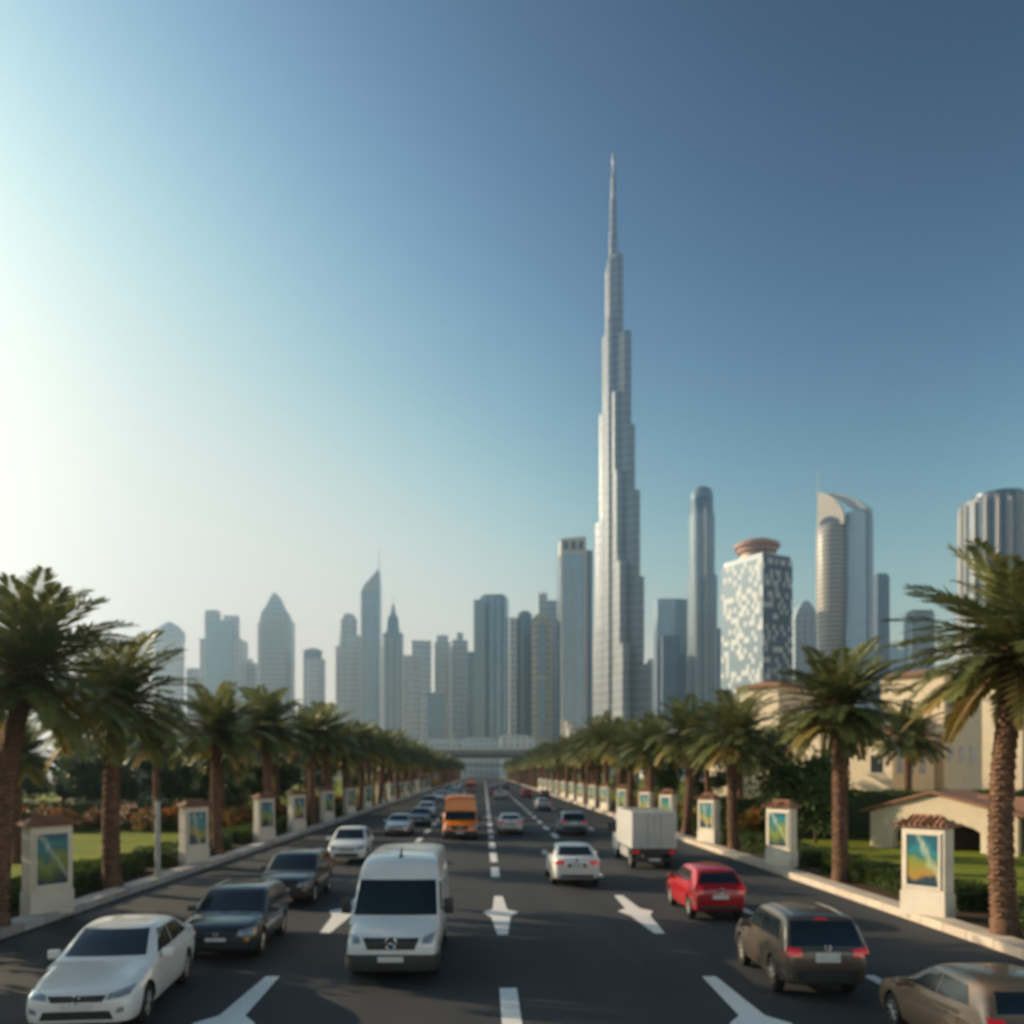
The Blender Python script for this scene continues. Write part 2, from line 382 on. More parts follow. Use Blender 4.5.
        if smooth:
            me.polygons.foreach_set('use_smooth', [True] * len(me.polygons))
            if smooth is not True: me.set_sharp_from_angle(angle=radians(smooth))
        me.update()
        o = bpy.data.objects.new(name, me)
        if link: C.objects.link(o)
        if parent: o.parent = parent
        return o

def thing(name, label, cat, loc=(0, 0, 0), rz=0, group=None):
    o = bpy.data.objects.new(name, None); C.objects.link(o); o.empty_display_size = 0.3
    o.location = loc; o.rotation_euler = (0, 0, rz); tag(o, label, cat, group); return o
def tag(o, label, cat, group=None, kind=None):
    o['label'] = label; o['category'] = cat
    if group: o['group'] = group
    if kind: o['kind'] = kind
    return o
def struct(o, label, cat='ground'):
    o['kind'] = 'structure'; o['label'] = label; o['category'] = cat; return o
KIDS = {}
def kids(o): return [c for c in C.objects if c.parent == o]
def copy_tree(o, parent=None, repaint=None, top=True):
    c = o.copy(); C.objects.link(c)
    if parent: c.parent = parent
    if repaint and c.type == 'MESH':
        for s in c.material_slots:
            if s.material == repaint[0]: s.link = 'OBJECT'; s.material = repaint[1]
    for ch in (KIDS[o] if o in KIDS else kids(o)): copy_tree(ch, c, repaint, False)
    return c
def register(o):
    KIDS[o] = kids(o)
    for c in KIDS[o]: register(c)
def pxX(x, d): return (x - VX) / F * d
def pxZ(y, d): return H + (VY - y) / F * d

# ------------------------------------------------------------------ ground, road, kerbs
X0B, X1B, Y0B, Y1B = -720, 900, -60, 1760
mb = MB(); mb.box(X0B + 5, X1B - 5, Y0B + 5, Y1B - 5, -0.4, -0.06)
struct(mb.build('ground', M['sand']), 'sandy ground reaching to the distant skyline')
ROADL, ROADR = -13.0, 12.95
mb = MB(); mb.box(ROADL, ROADR, Y0B + 6, 1500, -0.05, 0.0)
struct(mb.build('road', M['asphalt']), 'wide dark asphalt avenue running straight to the horizon', 'road')
for sgn, nm, m in ((-1, 'left', 'kerb_grey'), (1, 'right', 'kerb')):
    a, b = (ROADL - 0.75, ROADL) if sgn < 0 else (ROADR, ROADR + 0.75)
    mb = MB(); mb.box(a, b, Y0B + 6, 1200, -0.05, 0.24)
    struct(mb.build('kerb', M[m], bevel=0.03), 'long raised stone kerb on the %s edge of the avenue' % nm, 'kerb')
    a, b = (ROADL - 90, ROADL - 0.752) if sgn < 0 else (ROADR + 0.752, ROADR + 90)
    mb = MB(); mb.box(a, b, Y0B + 6, 640, -0.05, 0.10)
    struct(mb.build('lawn', M['lawn']), 'green lawn spreading out on the %s of the avenue' % nm, 'lawn')
    a, b = (ROADL - 3.4, ROADL - 0.752) if sgn < 0 else (ROADR + 0.752, ROADR + 3.4)
    mb = MB(); mb.box(a, b, Y0B + 6, 640, 0.02, 0.13)
    struct(mb.build('planting_bed', M['soil']), 'dark soil strip under the hedge on the %s of the avenue' % nm, 'soil')
# markings: dashes in one sheet per line, arrows each their own sheet
def dash_line(x, spans, wd, label):
    mb = MB()
    for a, b in spans: mb.box(x - wd / 2, x + wd / 2, a, b, 0.001, 0.005)
    struct(mb.build('lane_marking', M['mark']), label, 'road marking')
sp = [(12.2, 17.7), (36.4, 40.0), (42.5, 47.6)] + [(50 + 6.8 * k, 54.3 + 6.8 * k) for k in range(5)] + [(84 + 6 * k, 89 + 6 * k) for k in range(20)] + [(204, 420)]
dash_line(0.5, sp, 0.36, 'white broken centre line of the avenue')
dash_line(5.0, [(36.5, 39.5)] + [(50 + 8.2 * k, 54 + 8.2 * k) for k in range(45)], 0.36, 'white broken lane line right of the centre line')
dash_line(8.5, [(16.4, 18.8), (27.0, 29.2)] + [(66 + 12 * k, 69 + 12 * k) for k in range(20)], 0.26, 'thin white broken lane line under the right hand cars')
dash_line(-4.3, [(36, 40)] + [(54 + 8.2 * k, 58 + 8.2 * k) for k in range(45)], 0.36, 'white broken lane line left of the centre line')
for x, y, lb in ((0.52, 30.8, 'white road arrow on the centre line, pointing at the viewer'), (4.9, 31.0, 'white road arrow between the white sedan and the brown car on the right'),
                 (4.95, 18.7, 'large white road arrow cut off by the frame bottom, right'), (-4.45, 31.0, 'white road arrow half hidden by the white van'),
                 (-4.65, 18.7, 'large white road arrow cut off by the frame bottom, left')):
    mb = MB(); pts = [(-0.15, 0), (0.15, 0), (0.24, -3.0), (0.56, -3.5), (0.30, -4.4), (0.14, -7.3), (-0.14, -7.3), (-0.30, -4.4), (-0.56, -3.5), (-0.24, -3.0)]
    mb.prism([(p[0] + x, p[1] + y) for p in reversed(pts)], 0.001, 0.006)
    struct(mb.build('road_arrow', M['mark']), lb, 'road marking')

# ------------------------------------------------------------------ overpass
t = thing('overpass', 'grey concrete overpass crossing high above the far end of the avenue', 'bridge', (0, 335, 0))
mb = MB(); mb.box(-120, 120, -6, 6, 11.0, 13.0); mb.box(-120, 120, -4, 4, 10.0, 10.998); mb.build('deck', M['concrete'], t)
for y in (-6, 5.7):
    mb = MB(); mb.box(-120, 120, y, y + 0.3, 13.002, 14.2); mb.build('parapet', M['frame_white'], t)
for x in (-60, -30, -17, 17, 30, 60):
    mb = MB(); mb.box(x - 1, x + 1, -3, 3, -0.05, 9.998); mb.build('pier', M['concrete'], t, bevel=0.2)
for x in (-34, -12, 10, 32):
    mb = MB(); mb.tube((x, 0, 13), (x, 0, 20), 0.14, 0.09); mb.tube((x, 0, 20), (x + 1.8, 0, 20.4), 0.07, 0.06); mb.box(x + 1.5, x + 2.3, -0.15, 0.15, 20.3, 20.45)
    mb.build('lamp_post', M['grey_metal'], t)
t = thing('footbridge', 'low grey footbridge seen beneath the overpass', 'bridge', (0, 620, 0))
mb = MB(); mb.box(-60, 60, -2, 2, 8.4, 10.0); mb.build('deck', M['concrete'], t)
for x in (-22, 22):
    mb = MB(); mb.box(x - 1.2, x + 1.2, -1.5, 1.5, -0.05, 7.998); mb.build('pier', M['concrete'], t)

# ------------------------------------------------------------------ skyline
class Tower:
    def __init__(s, d, xc, label, name='skyscraper', cat='skyscraper'):
        s.d = d; s.x = pxX(xc, d); s.t = thing(name, label, cat, (s.x, d, 0))
    def X(s, x): return pxX(x, s.d) - s.x
    def Z(s, y): return pxZ(y, s.d)
    def box(s, nm, xl, xr, yt, mat, ratio=0.9, rot=0, yo=0, yb=None, smooth=None, taper=1.0, corner=0):
        Wd = s.X(xr) - s.X(xl); cx = (s.X(xl) + s.X(xr)) / 2; r = radians(rot)
        wd = Wd / (abs(cos(r)) + ratio * abs(sin(r))); dp = ratio * wd
        pts = rrect(wd, dp, corner * wd) if corner else [(-wd / 2, -dp / 2), (wd / 2, -dp / 2), (wd / 2, dp / 2), (-wd / 2, dp / 2)]
        rp = lambda k: [(cx + (p[0] * cos(r) - p[1] * sin(r)) * k, yo + (p[0] * sin(r) + p[1] * cos(r)) * k) for p in pts]
        mb = MB(); z0 = -0.3 if yb is None else s.Z(yb)
        mb.prism(rp(1), z0, s.Z(yt), top=rp(taper)); return mb.build(nm, mat, s.t, smooth=smooth)
    def poly(s, nm, pts, mat, dep, yo=0):
        mb = MB(); mb.extr([(s.X(p[0]), s.Z(p[1]) if p[1] is not None else -0.3) for p in pts], yo - dep / 2, yo + dep / 2); return mb.build(nm, mat, s.t)
    def lathe(s, nm, xc, prof, mat, yo=0, n=24, smooth=40):
        mb = MB(); k = s.d / F
        mb.lathe([(r * k, s.Z(y) if y is not None else -0.3) for r, y in prof], n, 0, s.X(xc), yo); return mb.build(nm, mat, s.t, smooth=smooth)
    def fins(s, spec, front, mat='frame_white'):
        for x, wd_, yt in spec: s.box('fin', x, x + wd_, yt, M[mat], 0.9, 0, yo=-front * s.d / F)
    def spire(s, x, yb, yt, r=0.8, mat=None, yo=0):
        mb = MB(); mb.tube((s.X(x), yo, s.Z(yb)), (s.X(x), yo, s.Z(yt)), r * s.d / F, 0.25 * r * s.d / F, 8); return mb.build('spire', mat or M['grey_metal'], s.t)
def rrect(wd, dp, r, n=4):
    pts = []
    for cx, cy, a0 in ((wd / 2 - r, -dp / 2 + r, -90), (wd / 2 - r, dp / 2 - r, 0), (-wd / 2 + r, dp / 2 - r, 90), (-wd / 2 + r, -dp / 2 + r, 180)):
        for i in range(n + 1):
            a = radians(a0 + 90 * i / n); pts.append((cx + r * cos(a), cy + r * sin(a)))
    return pts

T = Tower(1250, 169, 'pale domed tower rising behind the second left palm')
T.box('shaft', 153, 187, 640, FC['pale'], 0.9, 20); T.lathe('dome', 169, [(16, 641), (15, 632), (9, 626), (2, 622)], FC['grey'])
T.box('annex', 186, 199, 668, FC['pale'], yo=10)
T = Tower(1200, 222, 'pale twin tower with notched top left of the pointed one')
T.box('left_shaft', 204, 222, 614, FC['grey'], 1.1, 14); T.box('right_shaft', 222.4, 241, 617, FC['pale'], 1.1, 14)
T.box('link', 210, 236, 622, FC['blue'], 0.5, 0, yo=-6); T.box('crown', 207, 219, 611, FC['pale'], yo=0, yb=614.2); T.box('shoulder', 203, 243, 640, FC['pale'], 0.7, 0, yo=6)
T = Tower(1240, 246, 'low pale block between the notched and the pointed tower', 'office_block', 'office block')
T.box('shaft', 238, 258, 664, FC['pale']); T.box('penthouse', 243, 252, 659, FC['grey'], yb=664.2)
T = Tower(1180, 276, 'ogive topped grey tower on the left of the skyline')
T.box('shaft', 260, 293, 622, FC['grey'], 0.9, 0, corner=0.2)
T.poly('crown', [(262, 622), (290, 622), (289, 615), (284, 608), (280, 598), (276.5, 594), (273, 598), (268, 608), (263, 615)], FC['grey'], 24)
for x in (265, 272, 279, 286):
    T.box('fin', x, x + 1.6, 618, M['frame_white'], 0.6, 0, yo=-21.5)
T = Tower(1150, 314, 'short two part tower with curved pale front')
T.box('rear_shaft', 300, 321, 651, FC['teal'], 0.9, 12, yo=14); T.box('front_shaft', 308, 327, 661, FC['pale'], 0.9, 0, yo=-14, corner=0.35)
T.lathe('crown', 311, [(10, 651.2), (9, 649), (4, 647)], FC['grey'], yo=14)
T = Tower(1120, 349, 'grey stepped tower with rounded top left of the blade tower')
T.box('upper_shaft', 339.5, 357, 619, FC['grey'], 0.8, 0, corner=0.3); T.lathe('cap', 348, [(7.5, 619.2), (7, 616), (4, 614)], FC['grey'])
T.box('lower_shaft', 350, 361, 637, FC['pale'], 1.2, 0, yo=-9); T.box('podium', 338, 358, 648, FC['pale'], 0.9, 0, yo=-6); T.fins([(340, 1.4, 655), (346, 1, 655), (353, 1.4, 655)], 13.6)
T = Tower(1100, 371, 'slim blade shaped glass tower with slanted pointed top and antenna')
T.poly('shaft', [(361.5, None), (381, None), (380.5, 590), (379.5, 571), (374, 577), (366, 586), (362.2, 593)], FC['blue'], 22)
T.poly('slanted_crown', [(364, 593), (378.5, 593), (378.5, 575), (372, 582)], M['frame_white'], 1.5, -12.2); T.spire(379, 572, 548, 0.6); T.fins([(362.5, 1.2, 600), (367, 1, 600), (376.5, 1.2, 600)], 8.7)
T = Tower(1060, 393, 'tapering grey tower with needle top right of the blade tower')
T.box('shaft', 383, 403, 634, FC['teal'], 0.9, 0, corner=0.15); T.box('upper_shaft', 387, 399.5, 617, FC['teal'], 0.9, yb=634.2, taper=0.75)
T.box('crown', 390, 396.6, 604, FC['grey'], 0.9, yb=617.2, taper=0.25); T.spire(393.2, 604.5, 594, 0.5); T.box('wing', 380, 387, 645, FC['pale'], 1.6, 0, yo=14); T.fins([(385, 1.2, 640), (391.5, 1.1, 638), (398.5, 1.1, 640)], 9.3)
T = Tower(1000, 418, 'square topped grey tower with a paler front slab')
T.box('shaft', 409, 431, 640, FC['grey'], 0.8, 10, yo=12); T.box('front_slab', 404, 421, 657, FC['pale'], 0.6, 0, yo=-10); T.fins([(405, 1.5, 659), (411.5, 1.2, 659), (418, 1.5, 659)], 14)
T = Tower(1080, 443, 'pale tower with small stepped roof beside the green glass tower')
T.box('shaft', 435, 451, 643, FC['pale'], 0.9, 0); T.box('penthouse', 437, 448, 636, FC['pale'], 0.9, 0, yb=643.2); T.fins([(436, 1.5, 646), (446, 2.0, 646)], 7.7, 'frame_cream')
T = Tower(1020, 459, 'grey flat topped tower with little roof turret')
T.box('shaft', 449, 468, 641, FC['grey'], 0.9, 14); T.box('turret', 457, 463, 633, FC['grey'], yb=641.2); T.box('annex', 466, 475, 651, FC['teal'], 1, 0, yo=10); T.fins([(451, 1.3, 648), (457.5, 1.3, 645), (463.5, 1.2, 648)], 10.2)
T = Tower(880, 436, 'low dark block in front of the pale skyline towers', 'office_block', 'office block')
T.box('shaft', 428, 445, 693, FC['teal'], 0.9, 0); T.box('pale_wing', 421, 428, 700, FC['pale'], 1.2)
T = Tower(900, 491, 'blue green glass tower with lighter left corner')
T.box('shaft', 480, 509, 598.5, FC['blue'], 0.9, -8); T.box('corner_shaft', 474, 485, 603, FC['green'], 1.0, 0, yo=-12); T.box('crown', 483, 505, 596, M['frame_dark'], 0.8, -8, yb=598.7)
for x in (487, 494, 501): T.box('fin', x, x + 0.9, 600, M['frame_dark'], 1, 0, yo=-16.5)
T = Tower(930, 521, 'dark rounded tower left of the cream arched tower')
T.box('shaft', 516, 532, 615, FC['teal'], 0.9, 0, corner=0.25); T.lathe('cap', 524.5, [(7, 615.2), (5, 612), (2, 611)], FC['teal']); T.box('side_shaft', 509, 517, 619, FC['pale'], 1.1, 0, yo=-5); T.fins([(518, 1.1, 622), (524, 1.0, 618), (529, 1.0, 622)], 7.6, 'frame_dark')
T = Tower(960, 549, 'grey tower with antenna standing behind the cream arched tower')
T.box('shaft', 538, 557, 602, FC['grey'], 0.9, 0); T.box('upper_block', 538, 547, 594, FC['pale'], 0.9, 0, yb=602.2); T.spire(543, 594, 583, 0.4)
T = Tower(870, 541, 'cream tower with a tall arched dark bay up its front')
T.poly('shaft', [(532, None), (550.5, None), (550.5, 620), (547, 616), (541, 614), (535.5, 616), (532, 620)], FC['cream'], 16)
T.poly('arched_bay', [(537.5, 735), (545.5, 735), (545.5, 628), (543, 624), (541.5, 623), (540, 624), (537.5, 628)], FC['teal'], 1.0, -8.6)
T.poly('cross_band', [(536.5, 680), (546.5, 680), (546.5, 677), (536.5, 677)], M['frame_cream'], 1.4, -9.6)
T = Tower(820, 576, 'tall blue glass slab tower with cream frame and pierced cream crown')
T.box('shaft', 559.5, 594, 548, FC['deep'], 1.3, 20, yo=20)
rt = radians(0)
T.box('front_glass', 560, 583.5, 558, FC['blue'], 0.5, 0, yo=-12)
T.poly('crown', [(559, 558), (584, 558), (584, 541), (559, 543.5)], M['frame_cream'], 18, -8)
for x in (562, 569.5, 577): T.poly('crown_opening', [(x, 554), (x + 4.2, 554), (x + 4.2, 546), (x, 546)], M['frame_dark'], 0.6, -17.4)
for a, b in ((559, 561), (565.6, 566.8), (572, 573.2), (581.5, 584)): T.box('mullion', a, b, 558.2 if a in (559, 581.5) else 570, M['frame_cream'], 0.7, 0, yo=-18.6)
T.box('podium', 563, 569, 722, M['frame_cream'], 3.0, 0, yo=-20)
# ---- the supertall
T = Tower(1130, 613, 'supertall silver tower stepping up to a needle, highest in the skyline', 'supertall_tower')
k = 1130 / F; T.t.scale = (0.95, 0.95, 1)
def wing(nm, ang, tiers, wdt):
    """tiers: (ytop px, reach px from the axis); stadium-plan tiers reaching out at angle ang"""
    mb = MB(); a = radians(ang); dx, dy = cos(a), sin(a)
    zprev = -0.3
    for (yt, reach) in tiers:
        hw = wdt * k / 2; L = reach * k - hw
        pts = [(0, -hw)] + [(max(L, 0.3) + hw * sin(pi * i / 8), -hw * cos(pi * i / 8)) for i in range(9)] + [(0, hw)]
        P = [(p[0] * dx - p[1] * dy, p[0] * dy + p[1] * dx) for p in pts]
        mb.prism(P, zprev, T.Z(yt)); zprev = T.Z(yt) - 0.5
    return mb.build(nm, FC['burj'], T.t, smooth=35)
wing('wing', 128, [(632, 29), (520, 25), (412, 18.5), (335, 13.6), (270, 9.5)], 11)
wing('wing', 317, [(668, 46), (582, 37.5), (497, 32.5), (431, 26.5), (338, 22), (258, 12)], 10.5)
wing('wing', 285, [(648, 34), (566, 27), (476, 20), (396, 14), (320, 9.5), (236, 5)], 8.5)
wing('wing', 20, [(640, 26), (540, 22), (450, 18), (350, 14)], 10)
T.lathe('core', 613.6, [(9, None), (9, 320), (7.2, 318), (7.2, 262), (5.4, 258), (4.6, 256), (4.4, 233), (3.7, 231), (3.5, 200), (3.0, 199.6)], FC['burj'])
T.lathe('needle', 614, [(3.2, 199.8), (3.2, 178), (2.0, 176), (1.8, 164), (2.2, 162.5), (1.5, 153), (0.3, 149.5)], M['grey_metal'], n=12)
T.box('podium', 598, 640, 728, M['frame_cream'], 1.2, 0, yo=-40)
T = Tower(1300, 650, 'faint pale block just right of the supertall tower', 'office_block', 'office block'); T.box('shaft', 645, 656, 662, FC['pale']); T.box('penthouse', 647, 653, 659, FC['pale'], yb=662.2)
T = Tower(900, 673, 'blue slab tower with darker lower front block')
T.box('shaft', 658, 688, 598.5, FC['blue'], 0.7, 0, yo=14); T.box('front_block', 659.5, 676, 638, FC['deep'], 0.6, 0, yo=-10); T.box('roof_plant', 662, 684, 597, M['frame_dark'], 0.5, 0, yo=14, yb=598.7)
T = Tower(860, 702, 'dark slender tower with rounded shoulders right of the supertall tower')
T.box('shaft', 688, 716.5, 577, FC['teal'], 0.9, 8, corner=0.2); T.box('upper_shaft', 688.5, 714.5, 516, FC['teal'], 0.9, 8, yb=577.2, corner=0.25)
T.box('shoulder', 689, 713.5, 500, FC['deep'], 0.9, 8, yb=516.2, corner=0.3, taper=0.95); T.lathe('cap', 701.5, [(11.5, 500.2), (11, 494), (9, 490), (6, 488)], FC['teal'])
T.box('base_wing', 712, 721, 628, FC['deep'], 1.2, 0, yo=6)
for x in (692, 701): T.box('fin', x, x + 1.2, 512, M['frame_white'], 1, 0, yo=-14.8)
T = Tower(640, 756, 'broad tower with black and white mosaic facade under a round copper saucer')
T.box('shaft', 725.5, 787, 565, FC['mosaic'], 0.72, -62, smooth=None); T.box('parapet', 727.5, 785, 560.5, M['frame_dark'], 0.72, -62, yb=564.8)
T.box('neck', 741, 773, 556, M['frame_cream'], 0.9, 0, yb=560.3, corner=0.3)
T.lathe('saucer', 757, [(15, 558), (16, 554), (19, 553), (19.5, 550), (22, 548.5), (22.5, 545.5), (20, 544), (15, 543.5), (14, 541.5), (3, 541)], M['saucer'], n=32)
T = Tower(1000, 803, 'pale pointed arch tower between the mosaic tower and the sail topped one')
T.poly('shaft', [(791.5, None), (814, None), (814, 620), (811.5, 611), (807, 604.5), (803, 602), (799, 604.5), (794.5, 611), (791.5, 620)], FC['grey'], 22)
for x in (796, 802, 808.5): T.box('fin', x, x + 1.5, 612, M['frame_white'], 0.8, 0, yo=-11.9)
T = Tower(760, 845, 'sail topped tower with cream curved crown, antenna and rounded balcony front')
T.poly('shaft', [(826, None), (870, None), (870.5, 600), (870, 520), (864, 514), (850, 514), (836, 545)], FC['blue'], 19, 4)
T.lathe('balcony_front', 833, [(12, None), (13, 650), (15.4, 600), (15.6, 540), (14.8, 529), (12, 526)], FC['balcony'], yo=-8, n=28)
T.poly('sail_crown', [(820, 527), (849, 527), (849.5, 517), (845, 508), (838, 499), (828, 492.5), (820, 489.5)], M['frame_cream'], 5, -10)
T.poly('crown_bay', [(823, 526.5), (844, 526.5), (841, 520), (834, 516.5), (827, 518), (823, 522)], M['frame_dark'], 1.0, -13.1)
T.poly('sail_roof', [(828, 492), (838, 497.5), (850, 508), (870, 516), (870, 512), (862, 505), (846, 496), (832, 491)], M['grey_metal'], 18, 3)
T.t.rotation_euler = (0, 0, radians(-45)); T.t.scale = (0.9, 0.9, 1)
T.poly('right_fin', [(864, None), (872, None), (871.5, 516), (864, 514)], FC['deep'], 12, 2); T.spire(819.5, 527, 466, 1.1, M['frame_white'], -10)
T = Tower(820, 880, 'narrow dark blue tower to the right of the sail topped one')
T.box('shaft', 873, 887, 577, FC['deep'], 1, 6); T.box('crown', 874.5, 885.5, 574.5, M['frame_dark'], 0.9, 6, yb=577.2)
T = Tower(900, 893, 'low blue grey block at the foot of the narrow dark tower', 'office_block', 'office block'); T.box('shaft', 884, 900, 650, FC['blue']); T.box('penthouse', 888, 896, 645, FC['grey'], yb=650.2)
T = Tower(700, 918, 'short blue glass block behind the golden fronds of the right palm', 'office_block', 'office block'); T.box('shaft', 908, 930, 614, FC['blue'], 0.8, 0); T.box('parapet', 909, 929, 611.5, M['frame_dark'], 0.8, 0, yb=614.2)
T = Tower(620, 998, 'fluted round tower with vertical ribs at the right edge of the frame')
T.lathe('shaft', 998, [(33, None), (33, 506), (32, 502)], FC['ribbed'], n=40)
for i in range(20):
    a = 2 * pi * i / 20 + 0.1; mb = MB(); r = 33.4 * T.d / F
    mb.tube((T.X(998) + r * cos(a), r * sin(a), -0.3), (T.X(998) + r * cos(a), r * sin(a), T.Z(507 - 2 * (i % 3 == 0))), 1.6, 1.5, 8); mb.build('rib', M['rib_stone'], T.t)
T.lathe('roof_drum', 998, [(24, 502.2), (24, 496), (20, 495)], M['frame_dark'])
# low podiums along the far end of the avenue
for xl, xr, yt, d, m, lb in ((418, 462, 741, 720, 'grey', 'long grey low block above the overpass, left end'), (462, 500, 740, 760, 'grey', 'grey low block above the middle of the overpass'),
                     (500, 534, 737, 700, 'pale', 'low pale hall at the foot of the dark rounded tower'), (568, 600, 728, 690, 'cream', 'cream low block at the foot of the framed slab tower'),
                     (640, 690, 724, 640, 'pale', 'low pale block behind the right palm row'), (300, 345, 722, 800, 'pale', 'low pale block above the left palm row')):
    T = Tower(d, (xl + xr) / 2, lb, 'low_building', 'building'); T.box('wall', xl, xr, yt, FC[m], 0.5); T.box('roof', xl + 2, xr - 6, yt - 2, M['frame_white'], 0.4, yb=yt - 0.1)

# ------------------------------------------------------------------ haze
mb = MB(); mb.box(X0B, X1B, Y0B, Y1B, -1.4, 860)
hz = mb.build('haze', []); hz['kind'] = 'stuff'; hz['label'] = 'thin pale haze filling the air over the city'; hz['category'] = 'haze'
hm = bpy.data.materials.new('haze_air'); hm.use_nodes = True; t_ = hm.node_tree; t_.nodes.clear()
ho = t_.nodes.new('ShaderNodeOutputMaterial'); pv = t_.nodes.new('ShaderNodeVolumePrincipled')
pv.inputs['Color'].default_value = (0.50, 0.76, 1.0, 1); pv.inputs['Density'].default_value = HAZE_DENSITY; pv.inputs['Anisotropy'].default_value = 0.86
t_.links.new(pv.outputs[0], ho.inputs['Volume']); hz.data.materials.append(hm)
hz.display_type = 'WIRE'

# ------------------------------------------------------------------ villas
def rot_block(mb, cx, cy, phi, L1, L2, z0, z1, mi=0, over=0):
    """block with one corner at (cx,cy); L1 runs left-back, L2 right-back"""
    a = radians(phi); d1 = (-cos(a), sin(a)); d2 = (sin(a), cos(a))
    q = lambda u, v: (cx + d1[0] * u + d2[0] * v, cy + d1[1] * u + d2[1] * v)
    mb.prism([q(-over, -over), q(-over, L2 + over), q(L1 + over, L2 + over), q(L1 + over, -over)], z0, z1, mi)
    return q
def hip_roof(mb, q, L1, L2, z, rise, over):
    a = [q(-over, -over), q(-over, L2 + over), q(L1 + over, L2 + over), q(L1 + over, -over)]
    m = min(L1, L2) / 2
    r = [q(L1 / 2, m * 0.9), q(L1 / 2, L2 - m * 0.9)] if L2 > L1 else [q(m * 0.9, L2 / 2), q(L1 - m * 0.9, L2 / 2)]
    b = mb.add([(p[0], p[1], z) for p in a] + [(p[0], p[1], z + 0.18) for p in a] + [(p[0], p[1], z + rise) for p in r])
    for i in range(4): mb.face((b + i, b + (i + 1) % 4, b + 4 + (i + 1) % 4, b + 4 + i))
    mb.face((b + 3, b + 2, b + 1, b))
    if L2 > L1: mb.face((b + 4, b + 5, b + 9, b + 8)); mb.face((b + 5, b + 6, b + 9)); mb.face((b + 6, b + 7, b + 8, b + 9)); mb.face((b + 7, b + 4, b + 8))
    else: mb.face((b + 4, b + 5, b + 8)); mb.face((b + 5, b + 6, b + 9, b + 8)); mb.face((b + 6, b + 7, b + 9)); mb.face((b + 7, b + 4, b + 8, b + 9))
def villa(label, blocks, loc, wm='cream'):
    t = thing('villa', label, 'house', (loc[0], loc[1], 0))
    for (cx, cy, phi, L1, L2, zt, wins) in blocks:
        cx -= loc[0]; cy -= loc[1]
        mb = MB(); q = rot_block(mb, cx, cy, phi, L1, L2, 0.1, zt); mb.build('wall', M[wm], t)
        mb = MB(); hip_roof(mb, q, L1, L2, zt + 0.003, 0.8, 0.45); mb.build('roof', M['tile'], t, recalc=True)
        a = radians(phi)
        for (face, u, z, ww, wh) in wins:
            f = MB(); g = MB()
            def quad(mbx, u0, u1, z0, z1, o0, o1):
                if face == 'R': pts = [q(-o1, u0), q(-o1, u1), q(-o0, u1), q(-o0, u0)]
                else: pts = [q(u0, -o1), q(u0, -o0), q(u1, -o0), q(u1, -o1)]
                mbx.prism(pts, z0, z1)
            quad(g, u, u + ww, z, z + wh, -0.05, 0.03)
            wo = g.build('window', M['window'], t, recalc=True)
            for zz, fn in ((z - 0.12, 'sill'), (z + wh, 'lintel')):
                f = MB(); quad(f, u - 0.1, u + ww + 0.1, zz, zz + 0.12, -0.05, 0.1); f.build(fn, M['cream_white'], wo, recalc=True)
    return t
wl = lambda n, L, z: [('L', 0.8 + i * (L - 1.6) / max(n, 1), z, 1.0, 1.5) for i in range(n)]
wr = lambda n, L, z: [('R', 0.8 + i * (L - 1.6) / max(n, 1), z, 1.1, 1.5) for i in range(n)]
villa('cream villa with terracotta roof behind the middle right palms', [
    (27.7, 80, 50, 4.0, 9.6, 12.6, wr(4, 9.6, 9.4) + wr(3, 9.6, 5.4) + wr(3, 9.6, 2.0)),
    (31.0, 74, 50, 4.5, 7.0, 8.2, wr(3, 7, 5.0) + wr(2, 7, 1.8) + wl(1, 4.5, 5.0))], (27, 80))
villa('tall cream villa with terracotta roofs behind the right edge palm', [
    (40.6, 75, 50, 5.6, 9.0, 13.2, wr(3, 9, 9.8) + wr(3, 9, 5.4)),
    (33.4, 69.5, 50, 3.6, 8.0, 7.6, wl(1, 3.6, 4.4) + wr(3, 8, 4.4)),
    (38.0, 60, 50, 2.6, 11.0, 11.0, wr(4, 11, 7.6) + wr(4, 11, 3.4))], (39, 70))
villa('white walled house half hidden by the left hand palms', [(-30.5, 92, 4, 9, 8, 9.3, wl(3, 9, 6.2) + wl(3, 9, 2.4) + wr(2, 8, 6.2))], (-33, 95), 'house_white')
villa('low cream house behind the trees on the far left', [(-52, 112, 40, 9, 9, 8.3, wl(3, 9, 5.2) + wr(3, 9, 5.2) + wr(3, 9, 2.0))], (-52, 112))
for x, y, h, lb in ((48, 150, 10, 'cream house far back on the right, left of the villas'),):
    villa(lb, [(x, y, 50, 10, 14, h, wr(4, 14, h - 3.4) + wl(3, 10, h - 3.4) + wr(4, 14, h - 7))], (x, y))
# gate pavilion
t = thing('gate_pavilion', 'low cream pavilion with wide gable and terracotta roof on the right lawn', 'pavilion', (25.6, 47.5, 0.1), radians(-52))
def arch_front():
    out = [(-4.0, 0.0), (-4.0, 2.05), (-0.9, 3.05), (0.0, 3.1), (3.9, 2.0), (3.9, 0.0), (2.3, 0.0)]
    arc = [(2.3, 0.8)] + [(2.4 * cos(a) - 0.2, 0.9 + 0.75 * sin(a)) for a in [pi * i / 10 for i in range(11)]] + [(-2.6, 0.0)]
    return out + arc
mb = MB(); mb.extr(arch_front(), -0.25, 0.25); mb.build('gable_wall', M['cream'], t, recalc=True)
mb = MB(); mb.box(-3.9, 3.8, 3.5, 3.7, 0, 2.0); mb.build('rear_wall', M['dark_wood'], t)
mb = MB(); mb.box(3.902, 6.6, 0.6, 4.0, 0, 2.0); mb.build('wing_wall', M['cream'], t)
